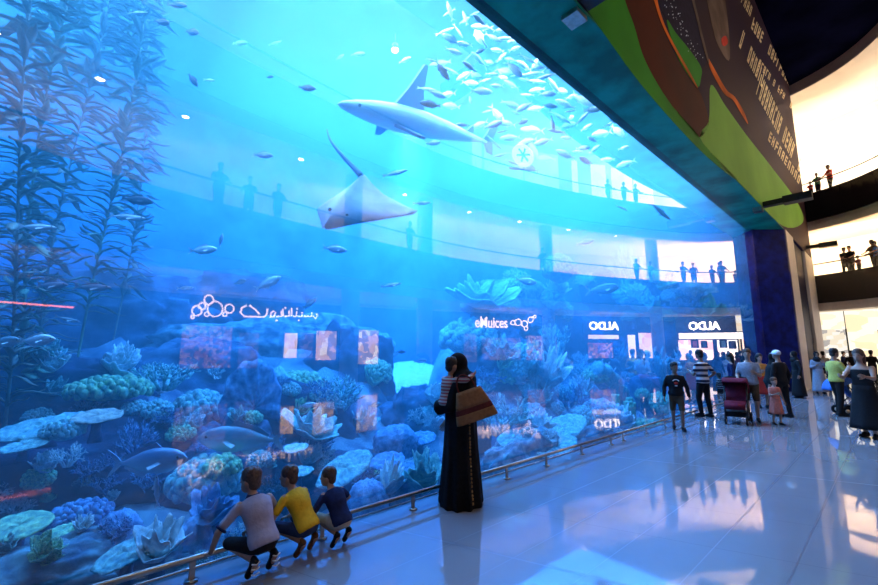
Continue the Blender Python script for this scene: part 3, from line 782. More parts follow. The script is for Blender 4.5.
def fish_parts(kind, tone):
    if (kind, tone) in _fp: return _fp[(kind, tone)]
    prof, wf, ts = FK[kind]; mb = MB(); R = []
    for x, h in prof:
        cz = -.01 + (.012 if x > .3 else 0)
        R.append([Vector((x, math.sin(a)*h*wf, cz + math.cos(a)*h*(1 if math.cos(a) > 0 else .92))) for a in [2*PI*k/16 for k in range(16)]])
    mb.loft(R); body = mb.mesh('body', FM[tone])
    def fin(poly, th=.008):
        f = MB(); f.prism([Vector((x, -th/2, z)) for x, z in poly], (0, th, 0)); return f
    fk = .45 if kind == 'jack' else .75
    tail = fin([(-.34,.02),(-.40,ts*.5),(-.52,ts),(-.46,ts*.45),(-.36-.1*fk,0),(-.46,-ts*.45),(-.52,-ts),(-.40,-ts*.5),(-.34,-.02)]).mesh('tail_fin', FM[tone])
    hp = max(h for _, h in prof)
    dors = fin([(.18,hp*.88),(.10,hp*1.32),(.0,hp*1.12),(-.14,hp*.95),(-.30,hp*.35),(-.28,hp*.18),(-.1,hp*.6),(.1,hp*.85)]).mesh('dorsal_fin', FM[tone])
    anal = fin([(.0,-hp*.85),(-.06,-hp*1.25),(-.14,-hp*.9),(-.30,-hp*.4),(-.27,-hp*.15),(-.1,-hp*.6)]).mesh('anal_fin', FM[tone])
    pect, eyes = [], []
    for s in (-1, 1):
        pf = MB(); pf.prism([Vector((.22, s*hp*wf*.9, -.03)), Vector((.10, s*(hp*wf*.9+.07), -.09)), Vector((.06, s*(hp*wf*.9+.05), -.06)), Vector((.18, s*hp*wf*.9, -.01))], (0, 0, .008)); pect.append(('pectoral_fin', pf.mesh('pectoral_fin', FM[tone])))
        ey = MB(); ey.ell((.40, s*hp*wf*.52, .025), (.018, .010, .018), 8, 6); eyes.append(('eye', ey.mesh('eye', M_eye)))
    _fp[(kind, tone)] = [('body', body), ('tail_fin', tail), ('dorsal_fin', dors), ('anal_fin', anal)] + pect + eyes
    return _fp[(kind, tone)]
RDF = random.Random(11)
def put_fish(px, py, lpx, ang, kind, tone, y, label, group='single fish in the tank', parts=True, yaw=None):
    p = clampx(at_y(px, py, y), px, py)
    while p.z > 9.3: y -= .3; p = at_y(px, py, y)
    s = lpx / pxm(p)
    yw = (RDF.uniform(-.35, .35) if yaw is None else yaw)
    a = math.radians(ang); hx = HEAD - PI/2 + yw           # local +x along camera right
    flip = math.cos(a) < 0
    r = thing('fish', label, 'fish', p, 0, group)
    rz = hx + (PI if flip else 0); pitch = (PI - a if flip else a)
    pitch = (pitch + PI) % (2*PI) - PI
    r.rotation_euler = (0, -pitch, rz); r.scale = (s, s, s)
    for nm, me in fish_parts(kind, tone)[:(8 if parts else 4)]: link(nm, me, r)
    return r
FISH = [
 (148,461,80,4,'jack','blue',5.1,'large blue fish with a pale belly above the lower left hollow'),
 (157,491,33,98,'slim','blue',5.0,'small blue fish swimming upright under the large blue fish'),
 (243,439,82,176,'jack','mid',6.0,'large pale trevally with a forked tail above the boys'),
 (37,227,40,-3,'slim','pale',6.0,'slender silver fish in front of the kelp at mid height'),
 (127,217,38,-6,'slim','pale',7.0,'slender silver fish below the tall feathery kelp'),
 (203,250,28,4,'snap','pale',7.4,'pale fish swimming right with a darker one behind it'),
 (221,240,14,80,'snap','blue',7.8,'tiny fish just beyond the pale fish at mid height'),
 (37,340,36,3,'snap','pale',5.6,'pale fish at the left edge under the red light line'),
 (3,342,34,5,'snap','mid',5.8,'pale fish cut off by the left edge'),
 (67,319,24,-14,'slim','mid',6.4,'dim fish just under the end of the red light line'),
 (52,285,46,-3,'slim','red',6.2,'long reddish fish above the red light line'),
 (92,287,44,-4,'slim','red',6.6,'long dusky reddish fish ahead of the other reddish one'),
 (185,288,22,0,'slim','pale',8.0,'thin pale fish left of the ring cluster'),
 (137,200,30,-6,'snap','dark',7.5,'dark fish above the slender silver fish'),
 (268,283,28,28,'snap','pale',7.6,'pale fish rising above the script sign reflection'),
 (240,282,16,10,'snap','mid',7.9,'faint fish left of the rising pale fish'),
 (335,249,24,-4,'snap','pale',7.6,'pale fish under the stingray'),
 (391,285,22,12,'slim','pale',7.6,'curved pale fish right of the script sign reflection'),
 (310,303,18,40,'snap','mid',8.2,'faint fish climbing over the rock ledge'),
 (177,5,20,0,'snap','dark',7.5,'dark fish at the top edge right of the kelp'),
 (162,22,22,-24,'snap','dark',7.0,'dark fish diving right beside the kelp top'),
 (192,32,22,-24,'snap','dark',7.4,'dark fish diving behind the other near the kelp top'),
 (193,80,18,-55,'snap','dark',7.2,'dark fish pointing steeply down in the bright water'),
 (209,80,16,-15,'slim','pale',7.6,'pale fish beside the steeply diving dark one'),
 (138,13,26,-12,'slim','mid',7.0,'slender fish among the tops of the kelp'),
 (307,88,20,-15,'snap','dark',6.6,'dark fish alone in the bright water left of the shark'),
 (270,77,10,-10,'snap','dark',6.8,'tiny dark fish in the bright upper water'),
 (263,155,21,-6,'snap','blue',7.0,'blue fish left of the stingray tail'),
 (240,43,16,0,'snap','blue',8.5,'hazy blue fish high above the bright water'),
 (275,43,14,30,'slim','blue',8.8,'hazy slim fish beside the blue one high up'),
 (358,54,15,8,'snap','blue',7.6,'blue fish above the shark'),
 (340,57,10,40,'snap','blue',7.9,'tiny blue fish above the snout of the shark'),
 (395,173,27,14,'slim','pale',6.6,'white crescent shaped fish right of the stingray tail'),
 (433,143,16,8,'snap','pale',6.8,'white fish between the shark and the mirrored emblem'),
 (427,89,21,-10,'slim','pale',6.4,'white fish right of the shark fin'),
 (405,60,14,20,'snap','pale',7.0,'white fish beside the bright added lamp'),
 (422,203,20,10,'slim','pale',7.0,'white fish right of the stingray wing'),
 (551,66,30,-22,'jack','dark',4.7,'dark trevally just under the green soffit'),
 (573,73,28,-24,'slim','mid',5.0,'slim teal fish following the dark trevally along the soffit'),
 (588,88,20,-18,'jack','dark',4.6,'dark round fish half way down the soffit edge'),
 (612,118,16,-50,'snap','dark',4.6,'dark fish turning downward below the soffit edge'),
 (609,124,12,30,'slim','pale',4.8,'small pale fish under the dark turning fish'),
 (450,11,24,105,'slim','mid',5.6,'slim fish standing on end at the top of the school'),
 (465,18,18,105,'slim','mid',5.8,'shorter slim fish standing on end at the top of the school'),
 (660,211,28,-38,'slim','dark',5.2,'dark slim fish diving near the pier'),
 (560,117,26,-36,'slim','mid',5.6,'slim fish diving left of the mirrored emblem'),
 (526,281,24,-8,'snap','pale',7.4,'pale fish over the pale rock shelf'),
 (602,289,34,6,'jack','blue',7.0,'large blue fish before the dark mirrored gallery'),
 (308,405,17,4,'snap','pale',6.2,'small pale fish left of the dark rock pillar'),
 (622,208,14,-20,'slim','pale',5.6,'small pale fish below the mirrored upper gallery'),
 (583,148,15,-5,'snap','pale',5.2,'pale fish over the mirrored upper gallery'),
 (585,242,18,10,'snap','mid',6.8,'faint fish before the mirrored watchers'),
 (690,262,14,-10,'snap','mid',5.8,'faint fish close to the pier'),
 (375,405,14,10,'snap','mid',7.0,'dim fish in the bright gap'),
 (401,352,10,0,'snap','dark',8.4,'tiny dark fish in the bright gap'),
 (420,361,14,5,'snap','blue',8.2,'tiny blue fish in the bright gap left of the woman in black'),
]
for f in FISH: put_fish(*f)
# the school under the soffit
def under_soffit(px, py): return py > 12 + .868*(px - 490) + 6
n = 0; used = []
while n < 105:
    px = RDF.triangular(425, 680, 510); py = RDF.triangular(-2, 170, 30)
    if not under_soffit(px, py) or py > 40 + (px - 420)*.75 + 60: continue
    if any(abs(px-a) < 9 and abs(py-b) < 6 for a, b in used): continue
    used.append((px, py)); n += 1
    put_fish(px, py, RDF.uniform(11, 25), RDF.choice((RDF.gauss(180, 16), RDF.gauss(180, 16), RDF.gauss(0, 25), RDF.gauss(-35, 20))), RDF.choice(('jack','snap','slim')), RDF.choice(('pale','pale','pale','mid')), RDF.uniform(4.6, 7.6),
             'small silvery fish of the school swimming under the green soffit', 'school of silvery fish under the soffit', parts=False, yaw=RDF.uniform(-.7,.7))
# stingray
def stingray():
    p = at_y(347, 196, 6.6); s = 118 / pxm(p)
    r = thing('stingray', 'grey stingray gliding with its long tail raised', 'stingray', p)
    def wing(x, t, sp_, z):      # the far wing is folded down as it banks
        return Vector((x - .22*abs(t)**1.5*sp_, t*sp_*(1.15 if t > 0 else .45), z - (0 if t > 0 else .5*abs(t)*sp_)))
    mb = MB(); seg = 21; rows = []
    # cross rows along the body (x: -.35 tail root .. .4 snout); span across y
    for x, sp_, th in [(-.34,.03,.02),(-.28,.10,.04),(-.18,.22,.055),(-.05,.40,.07),(.05,.52,.075),(.14,.50,.075),(.24,.36,.07),(.33,.19,.055),(.40,.07,.03),(.43,.015,.01)]:
        row = []
        for k in range(seg):
            t = -1 + 2*k/(seg-1); z = .22*abs(t)**2*sp_*(1 if t > 0 else -.6) + .05*math.sin(x*9)*abs(t)
            row.append(wing(x, t, sp_, z + th*(1-t*t)*.9))
        for k in range(seg-2, 0, -1):
            t = -1 + 2*k/(seg-1); z = .22*abs(t)**2*sp_*(1 if t > 0 else -.6) + .05*math.sin(x*9)*abs(t)
            row.append(wing(x, t, sp_, z - th*(1-t*t)*.55 - .004))
        rows.append(row)
    mb.loft(rows); body = mb.build('body', mat('ray_skin', (.30,.38,.46), .5, var=.3, scale=7), r)
    tl = MB().tube(smoothline([(-.30,0,.02),(-.36,-.10,.02),(-.45,-.26,.02),(-.57,-.42,.02),(-.70,-.52,.02)], 6), [.028 - .0009*q for q in range(25)], 8)
    tl.build('tail', mat('ray_tail', (.12,.20,.32), .5), r)
    for yy_, zz_ in ((-.035, .035), (.11, .055)): MB().ell((.27, yy_, zz_), .016, 8, 6).build('eye', M_eye, r)
    r.scale = (s, s, s); Rr, Up, Aw = Vector((RX, RY, 0)), Vector((0,0,1)), Vector((FX, FY, 0))
    Y_ = (Rr*.90 - Up*.40 + Aw*.15).normalized(); X_ = (-Rr*.25 - Up*.80 - Aw*.55); X_ = (X_ - Y_*X_.dot(Y_)).normalized(); Z_ = X_.cross(Y_)
    r.rotation_euler = Matrix((X_, Y_, Z_)).transposed().to_euler()
    return r
stingray()
# shark
def shark():
    a, b_ = at_y(338, 104, 6.8), at_y(486, 142, 7.6); d = (a - b_); Ls = d.length
    r = thing('shark', 'pale bellied shark with a tall dorsal fin swimming left', 'shark', (a + b_)/2)
    prof = [(-.5,.010),(-.42,.018),(-.3,.034),(-.12,.058),(.06,.072),(.2,.070),(.32,.056),(.42,.036),(.48,.018),(.5,.004)]
    mb = MB(); mb.loft([[Vector((x, math.sin(q)*h*.9, math.cos(q)*h*(.85 if math.cos(q) > 0 else .7))) for q in [2*PI*k/18 for k in range(18)]] for x, h in prof])
    sm = fishmat('shark_skin', (.34,.52,.62), (.92,.94,.92), metal=0)
    mb.build('body', sm, r); th = .012
    def fin(nm, poly, axis=(0, 1, 0)):
        ax = Vector(axis).normalized() * th; MB().prism([Vector(q) - ax*.5 for q in poly], ax).build(nm, mat('shark_fin', (.05,.16,.34), .5), r)
    fin('dorsal_fin', [(.22,0,.055),(.15,0,.13),(.07,0,.235),(.05,0,.235),(.06,0,.13),(.04,0,.05)])
    fin('dorsal_fin', [(-.30,0,.03),(-.35,0,.065),(-.36,0,.025)])
    fin('tail_fin', [(-.46,0,.01),(-.54,0,.10),(-.62,0,.15),(-.565,0,.04),(-.56,0,0),(-.58,0,-.06),(-.53,0,-.05)])
    for s in (-1, 1): fin('pectoral_fin', [(.26,s*.05,-.03),(.19,s*.13,-.06),(.16,s*.13,-.06),(.19,s*.05,-.035)], (0, .3, 1))
    for s in (-1, 1): MB().ell((.43, s*.034, .01), .006, 8, 6).build('eye', M_eye, r)
    r.scale = (Ls,)*3
    r.rotation_euler = (math.radians(-22), -math.asin(d.z/Ls), math.atan2(d.y, d.x))
shark()
# ================================================================ RAIL
M_brass = mat('rail_satin_steel', (.42,.40,.36), .3, metal=1, var=.15, scale=9)
POSTX = [-1.2,-.18,.85,1.87,2.91,3.70,4.49,5.41,6.43,7.46,7.96,9.02,10.06,11.1,12.1,13.1,14.1,15.1,16.2,17.3,18.4,19.5,20.6]
RY_ = 3.62
cuts = [-2.0, 3.72, 7.7, 12.6, 21.2]
for a, b2, lab in zip(cuts[:-1], cuts[1:], ('low steel kick rail section in front of the three boys', 'low steel kick rail section right of the woman in black', 'low steel kick rail section by the boy in the dark hoodie', 'low steel kick rail section running to the pier')):
    r = thing('kick_rail', lab, 'railing', (a, RY_, 0), 0, 'kick rail sections')
    MB().tube([(0,0,.155),(b2-a-.02,0,.155)], .021, 12).build('top_rail', M_brass, r)
    MB().tube([(0,.03,.075),(b2-a-.02,.03,.075)], .010, 8).build('lower_rail', M_brass, r)
    for x in POSTX:
        if a < x < b2:
            po = MB().box((x-a-.02,-.006,.0), (x-a+.02,.010,.14)).build('post', M_brass, r)
            MB().tube([(x-a,0,0),(x-a,0,.012)], .045, 14).build('base_plate', M_brass, po)
            MB().tube([(x-a,-.004,.075),(x-a,.035,.075)], .013, 8).build('bracket', M_brass, po)
# ================================================================ BANNER (printed artwork on the bulkhead face)
def bann(poly, m, name, lay):
    off = FACE - .004*lay - .002
    return MB().prism([at_y(x, y, off) for x, y in poly], (0, .0035, 0)).build(name, m, banner)
banner = thing('banner', 'huge dark printed banner with green hills, orange curves and gold lettering above the window', 'banner', (10, FACE, 12))
def bann(poly, m, name, lay):
    off = FACE - .006*lay - .002
    q = [V_((x, y, 0)) for x, y in poly]; n = len(q); out_ = []
    for i in range(n):
        a, b, c, d = q[i-1], q[i], q[(i+1) % n], q[(i+2) % n]
        for k in range(5):
            t = k/5; out_.append(.5*((2*b) + (c-a)*t + (2*a-5*b+4*c-d)*t*t + (3*b-a-3*c+d)*t**3))
    return MB().prism([at_y(v.x, v.y, off) - banner.location for v in out_], (0, .005, 0)).build(name, m, banner)
B_base = mat('print_night', (.022,.013,.040), .7, spec=.08, var=.5, scale=.12, col2=(.045,.020,.016))
B_green = mat('print_green', (.06,.36,.03), .7, spec=.08, scale=.25, col2=(.035,.20,.02)); B_lime = mat('print_lime', (.22,.50,.08), .7, spec=.08, var=.2, scale=.2)
B_brown = mat('print_brown', (.10,.020,.006), .7, spec=.08, scale=.3, col2=(.045,.016,.010)); B_orange = mat('print_orange', (.75,.16,.02), .7, spec=.08, var=.5, scale=.5); B_navy = mat('print_navy', (.018,.014,.04), .7, spec=.08, var=.3)
B_gold = mat('print_gold', (1,.80,.46), .7, spec=.08, var=.15, scale=2); B_stone = mat('print_stone', (.16,.11,.085), .7, spec=.08, var=.4, scale=1); B_star = mat('print_star', (.7,.75,.9), .7, spec=.08); B_red = mat('print_red', (.6,.05,.03), .7, spec=.08)
b0 = MB().box((-14, FACE-.004, ZT), (BX-.02, FACE-.001, ZC)); b0.v = [v - banner.location for v in b0.v]; b0.build('backing', B_base, banner)
bann([(560,-22),(622,-22),(625,0),(634,25),(645,60),(668,100),(694,130),(709,150),(738,181),(700,150),(640,83),(583,4)], B_green, 'green_hill', 1)
bann([(622,-22),(652,-22),(657,0),(668,40),(690,80),(700,92),(709,122),(700,137),(690,128),(668,100),(645,60),(634,25),(625,0)], B_brown, 'brown_slope', 1)
bann([(711,85),(725,105),(745,133),(770,165),(796,200),(803,222),(783,226),(750,194),(720,163),(700,137),(709,120)], B_lime, 'green_hill', 1)
bann([(657,-10),(690,-10),(702,38),(706,60),(701,67),(689,49),(676,33),(664,15)], B_navy, 'starry_bay', 1)
bann([(667,20),(676,33),(689,49),(701,67),(701,78),(698,87),(689,76),(676,53)], B_green, 'green_crescent', 2)
bann([(652,-10),(655,-10),(661,14),(671,38),(691,74),(698,88),(691,78),(670,41),(659,16)], B_orange, 'orange_curve', 3)
bann([(708,58),(713,66),(726,89),(735,97),(744,112),(748,124),(741,113),(733,100),(724,93),(711,70)], B_orange, 'orange_curve', 2)
bann([(690,-10),(692,-10),(704,40),(709,60),(708,62),(702,42)], B_stone, 'tan_line', 3)
bann([(707,-10),(723,-10),(730,58),(718,45),(711,20)], B_stone, 'stone_tablet', 2)
bann([(722,38),(726,36),(728,42),(725,46),(722,44)], B_red, 'red_mark', 3)
rd = random.Random(5); st = MB()
for q in range(60):
    t = rd.random(); x = 664 + 36*t + rd.gauss(0, 3.2) ; y = -4 + 64*t + rd.gauss(0, 3); s_ = rd.uniform(.2,.55)
    st.prism([at_y(x-s_, y, FACE-.014) - banner.location, at_y(x, y-s_*1.6, FACE-.014) - banner.location, at_y(x+s_, y, FACE-.014) - banner.location, at_y(x, y+s_*1.6, FACE-.014) - banner.location], (0,.003,0))
so = st.build('printed_stars', B_star, banner); so['kind'] = 'stuff'
def lettering(x0, y0, h0, x1, y1, h1, n, seed):
    """a row of gold letter strokes running away along the banner (its words cannot be read in the photograph)"""
    rd = random.Random(seed); mb = MB()
    def pt(u, v):
        return at_y(x0 + (x1-x0)*u + (h0 + (h1-h0)*u)*(.28)*v, y0 + (y1-y0)*u - (h0 + (h1-h0)*u)*v, FACE-.010) - banner.location
    def quad(u0, v0, u1, v1): mb.prism([pt(u0,v0), pt(u1,v0), pt(u1,v1), pt(u0,v1)], (0,.004,0))
    for i in range(n):
        a, w_ = i/n, .62/n
        if rd.random() < .1: continue
        quad(a, 0, a + w_*.32, 1)
        if rd.random() < .7: quad(a + w_*.68, 0, a + w_, 1)
        for v in (.0, .40, .80):
            if rd.random() < .55: quad(a, v, a + w_, v + .2)
    o = mb.build('lettering', B_gold, banner); o['kind'] = 'stuff'
lettering(741,2,11,751,18,9,4,1); lettering(751,28,11,801,104,7,18,2); lettering(739,46,16,763,90,13,9,3); lettering(758,66,7,792,110,5,14,4); lettering(756,94,20,800,174,12,17,5); lettering(768,140,9,800,186,7,10,6)
# projectors on arms at the foot of the banner
def projector(label, px, py, L_):
    p = at_y(px, py, FACE)
    r = thing('projector', label, 'projector', p)
    MB().box((-.14,-L_,-.02), (.14,-.02,.16)).build('arm', M_dark, r)
    MB().box((-.20,-L_-.3,-.06), (.20,-L_*.55,.20)).build('housing', M_dark, r)
    MB().box((-.16,.02,-.16), (.16,.30,.02)).build('lens_hood', M_steel, r)
projector('black projector arm at the top of the picture on the banner foot', 583, 6, 1.0)
projector('black projector arm above the navy pier on the banner foot', 763, 207, 1.1)
projector('black projector arm above the dark doorway of the end wall', 806, 249, 1.0)
# ---------------------------------------------------------------- more of the mall and tank
# reef bed
mb = MB(); nx, ny = 110, 46; rows = []
for j_ in range(ny):
    y = TY0 + .02 + (TY1 - .1 - TY0)*(j_/(ny-1))**1.25; row = []
    for i in range(nx):
        x = -13.9 + (TXE - .2 + 13.9)*i/(nx-1); q = V_((x, y, 0))
        t = min(1, max(0, (y - 4.6)/7.5)); h_ = -1.25 + 2.9*t*t*(3-2*t)
        n_ = .55*fbm(q*.55, 4) + .30*abs(noise.noise(q*1.9)) ; ch_ = math.exp(-((x - .80*y)/(.075*y + .15))**2)
        h_ = (h_ + n_*(.5 + t))*(1 - ch_) + ch_*(-1.15 + .10*(y-4) + .05*n_)
        row.append(Vector((x, y, h_)))
    rows.append(row)
mb.loft(rows, closed=False); struct(mb.build('floor_reef', K_bed))
dn = MB(); dn.ell((0,0,0), (3.4,3.0,2.2), 40, 20)
dn.v = [v + v.normalized()*.12*fbm(v*.9, 3) for v in dn.v]; dn = dn.build('sand_dune', mat('dune_sand', (.9,.9,.85), .9, var=.12, scale=5)); dn.location = (10.3, 13.2, -.95); struct(dn)
# small coral heads scattered over the reef surfaces
bpy.context.view_layer.update(); dgc = bpy.context.evaluated_depsgraph_get(); rd = random.Random(21)
def reef_hit(px, py):
    o = at_y(px, py, TY0 + .3); d = ray(px, py).normalized()
    for _ in range(8):
        ok, loc, nn, ix, ob, mx_ = SC.ray_cast(dgc, o, d)
        if not ok: return None
        nm = ob.name
        if nm.startswith(('reef_rock', 'floor_reef')): return loc, nn
        if nm.startswith(('water', 'window', 'fish')): o = loc + d*.01; continue
        return None
TPL = []
for q in range(12):
    kd = ('knob','branch','frill','branch','knob','frill')[q % 6]; mm = (K_teal, K_pale, K_teal, K_blue, K_green, K_pale)[q % 6 if q < 6 else (q+2) % 6]
    if kd == 'knob': t_ = knobs(q+50, (.5,.45,.42), 60, .22)
    elif kd == 'branch': t_ = branches(q+50, 1.0, 10, .05, 4)
    else:
        t_ = frill(q*1.3, .5, .7)
        for a_ in (1, 2): u_ = frill(q*1.7 + a_*2, .5 - .15*a_, .7 + .12*a_); t_.add(u_.v, u_.f)
    TPL.append((kd, t_.mesh('coral_head', mm)))
ZONES = [((480, 350, 690, 440), 62, 'small coral head scattered over the reef right of the woman in black', 'small corals right of the woman'),
         ((0, 360, 240, 560), 40, 'small coral head scattered over the reef left of the boys', 'small corals left of the boys'),
         ((250, 370, 440, 490), 26, 'small coral head scattered over the reef between the boys and the woman', 'small corals between the boys and the woman'),
         ((440, 270, 740, 320), 26, 'small coral head on the rock shelf under the mirrored gallery', 'small corals on the rock shelf')]
for (x0, y0, x1, y1), cnt, lab, gr in ZONES:
    n_ = 0; tries = 0
    while n_ < cnt and tries < cnt*8:
        tries += 1; h_ = reef_hit(rd.uniform(x0, x1), rd.uniform(y0, y1))
        if not h_: continue
        kd, me = rd.choice(TPL); s_ = rd.uniform(12, 30)/pxm(h_[0])*(1.0 if kd != 'branch' else .8)
        o = link('coral_head', me); o.location = h_[0] - Vector((0,0,s_*.12)); o.scale = (s_,)*3
        up = (Vector((0,0,1)) + h_[1]*.9).normalized(); o.rotation_euler = up.to_track_quat('Z', 'Y').to_euler()
        if kd == 'frill': solid(o, .03)
        tag(o, lab, 'coral', gr); n_ += 1
# added lamp standing in for the mirrored glow of a downlight
lp = at_y(395, 50, 8.2)
r = thing('underwater_lamp', 'small bright lamp hanging in the water above the shark', 'lamp', lp)
MB().tube([(0,0,.02),(0,0,.16),(0,0,.2)], [.09,.09,.04], 14).build('housing', M_dark, r); mbl, nt, b, out = newmat('stand_in_glow'); b.inputs['Emission Color'].default_value = (1,.97,.9,1); b.inputs['Emission Strength'].default_value = 60
MB().ell((0,0,0), (.09,.09,.06)).build('bulb', mbl, r); MB().tube([(0,0,.2),(0,0,TZ - .3 - lp.z)], .012, 6).build('cable', M_dark, r)
# red neon line
a, t = hitline(FAC, -6, 302); c, t2 = hitline(FAC, 72, 308); a, c = inner(a, t, .3), inner(c, t2, .3)
mr, nt, b, out = newmat('neon_red'); b.inputs['Emission Color'].default_value = (1,.22,.12,1); b.inputs['Emission Strength'].default_value = 9
n_ = thing('neon_strip', 'red neon strip on the shop wall mirrored at the left edge', 'light', a)
MB().tube([(0,0,0), c - a], .035, 8).build('tube', mr, n_); MB().tube([V_((0,0,.07)), c - a + V_((0,0,.07))], .03, 6).build('channel', M_dark, n_)
# upper gallery shop with round emblem
S_up = shopmat('lit_upper', (.9,.78,.82), (1,.85,.85), (.8,.7,.8), 1.5, .5, .5); S_up2 = shopmat('lit_upper_pink', (1,.80,.78), (1,.9,.88), (.9,.62,.66), 2.2, .7, .7)
def upshop(label, px0, px1, wins):
    a, t = hitline(FAC, px0, 165); c, t2 = hitline(FAC, px1, 165)
    root = thing('shop', label, 'shop', ((a.x+c.x)/2, (a.y+c.y)/2, 11.0)); org = Vector((root.location.x, root.location.y, 11.0))
    for x0, x1, ya0, ya1, z0, z1, mm, nm in wins:
        a2, t = hitline(FAC, x0, 165); c2, t2 = hitline(FAC, x1, 165); pl = [inner(*hitline(FAC, x0 + (x1-x0)*q/6, 165), .05) - V_((org.x, org.y, hitline(FAC, x0 + (x1-x0)*q/6, 165)[0].z)) for q in range(7)]
        zt = hitline(FAC, (x0+x1)/2, ya0 + (ya1-ya0)*.5)[0].z; ribbon(pl, z0 - 11, zt + z1 - 11, -.1).build(nm, mm, root)
    return root
us = upshop('pale upper gallery shop with a round white emblem', 470, 560, [(472,481,137,141,12,0,S_up,'window'), (484,522,141,150,12,0,S_up,'window'), (524,557,150,157,12,0,S_up,'window')])
upshop('upper gallery shop with pink lit windows behind three visitors', 565, 655, [(571,576,161,162,12,0,S_up2,'window'), (590,604,164,167,12,0,S_up2,'window'), (610,630,167,171,12,0,S_up2,'window'), (632,650,172,176,12,0,S_up2,'window')])
h_, t = hitline(FAC, 521, 157); h_ = inner(h_, t, .25)
em = thing('shop_sign', 'round white emblem on the pale upper gallery shop', 'sign', h_)
mb = MB(); disc(V_((0,0,0)), t, .95, mb); mb.build('disc', mat('emblem_white', (.8,.8,.8), .5, var=.05, emit=(1,.92,.92), es=2.6), em)
mb = MB(); nrm = -V_((t.y, -t.x, 0))*.1
for aa in range(3):
    an = aa*PI/3 + .2; d_ = t*math.cos(an) + V_((0,0,math.sin(an))); e_ = t*-math.sin(an) + V_((0,0,math.cos(an)))
    mb.prism([nrm + d_*.6 + e_*.07, nrm - d_*.6 + e_*.07, nrm - d_*.6 - e_*.07, nrm + d_*.6 - e_*.07], nrm*.2)
mb.build('figure', M_fblue, em)
# bright shops seen directly beyond the end wall
def direct(px, off=.0):
    d = ray(px, 330)
    for i in range(len(FAC)-1):
        a, b2 = FAC[i], FAC[i+1]; e = b2 - a; den = d.x*e.y - d.y*e.x
        if abs(den) < 1e-9: continue
        s_ = (a.x*e.y - a.y*e.x)/den; u = (a.x*d.y - a.y*d.x)/den
        if s_ > 0 and 0 <= u <= 1: return inner(Vector((d.x*s_, d.y*s_, 0)), (b2-a).normalized(), off)
S_dw = shopmat('lit_cream', (1,.86,.62), (1,.93,.78), (1,.8,.5), 1.15, .5, .9); S_dw2 = shopmat('lit_display', (.9,.8,.62), (1,.95,.85), (.45,.42,.40), 1.0, 1.2, 2.0)
for x0, x1, lab, mm in ((813, 846, 'bright shop with a pale display left of the right edge', S_dw2), (848, 905, 'bright cream shop at the right edge of the picture', S_dw)):
    pl = [direct(x1 - (x1-x0)*q/6, .06) for q in range(7)]; r = thing('shop', lab, 'shop', pl[3]); pl = [q - r.location for q in pl]
    ribbon(pl, .25, 3.2, -.1).build('window', mm, r); ribbon(pl, 3.2, 4.4, -.14).build('fascia', S_dw, r); ribbon(pl, 0, .25, -.14).build('plinth', M_dark, r)
    for q in (0, 3, 6): MB().box((pl[q].x-.06, pl[q].y-.06, .25), (pl[q].x+.06, pl[q].y+.06, 3.2)).build('mullion', M_dark, r)
# ================================================================ PEOPLE
SK = [mat('skin_tan', (.42,.23,.15), .5, var=.08), mat('skin_brown', (.26,.14,.09), .5, var=.08), mat('skin_light', (.40,.24,.17), .5, var=.08)]
HB = mat('hair_black', (.012,.009,.008), .5, var=.3, scale=60, bump=.3); HBR = mat('hair_brown', (.09,.04,.02), .5, var=.4, scale=60, bump=.3); HFA = mat('hair_fair', (.22,.13,.07), .5, var=.3, scale=60, bump=.3)
_cl = {}
def cloth(name, c, var=.15): return mat('cloth_' + name, c, .85, var=var, scale=30, bump=.15, spec=.2)
def stripes(name, a, b_, period, axis=2, duty=.5):
    if name in _m: return _m[name]
    m, nt, b, out = newmat(name); L = nt.links.new
    tc = nt.nodes.new('ShaderNodeTexCoord'); sp_ = nt.nodes.new('ShaderNodeSeparateXYZ'); L(tc.outputs['Object'], sp_.inputs[0])
    d = nt.nodes.new('ShaderNodeMath'); d.operation = 'DIVIDE'; L(sp_.outputs[axis], d.inputs[0]); d.inputs[1].default_value = period
    f = nt.nodes.new('ShaderNodeMath'); f.operation = 'FRACT'; L(d.outputs[0], f.inputs[0])
    g = nt.nodes.new('ShaderNodeMath'); g.operation = 'GREATER_THAN'; L(f.outputs[0], g.inputs[0]); g.inputs[1].default_value = duty
    x = nt.nodes.new('ShaderNodeMix'); x.data_type = 'RGBA'; L(g.outputs[0], x.inputs[0]); x.inputs[6].default_value = (*a, 1); x.inputs[7].default_value = (*b_, 1)
    L(x.outputs[2], b.inputs['Base Color']); b.inputs['Roughness'].default_value = .85; _m[name] = m; return m
V = Vector
def hand(mb, w_, d, n, side, s, curl=.5):
    """palm, four unequal bent fingers and a thumb; d: wrist-to-knuckle, n: palm normal, side: +1 thumb along d x n"""
    d = V(d).normalized(); n = V(n); n = (n - d*n.dot(d)).normalized(); l = d.cross(n)*side
    R = Matrix((d, l, n)).transposed(); w_ = V(w_)
    mb.ell(w_ + d*.045*s, (.050*s, .038*s, .017*s), 10, 7, M=R)
    for k, (o, ln) in enumerate(((.029,.068), (.010,.078), (-.010,.073), (-.028,.056))):
        p = w_ + d*.078*s + l*o*s; ang = .15
        for q in range(3):
            ang += curl*(.45 if q == 0 else .6); dd = d*math.cos(ang) + n*math.sin(ang); e = p + dd*ln*s*(.42, .33, .25)[q]
            mb.capsule(p, e, (.0095 - q*.001)*s, (.0088 - q*.001)*s, 7); p = e
    p = w_ + d*.025*s + l*.030*s; dd = (d*.65 + l*.65 + n*.3).normalized(); e = p + dd*.038*s
    mb.capsule(p, e, .012*s, .0105*s, 7); dd = (d*.85 + l*.3 + n*.45).normalized(); mb.capsule(e, e + dd*.030*s, .0105*s, .008*s, 7)
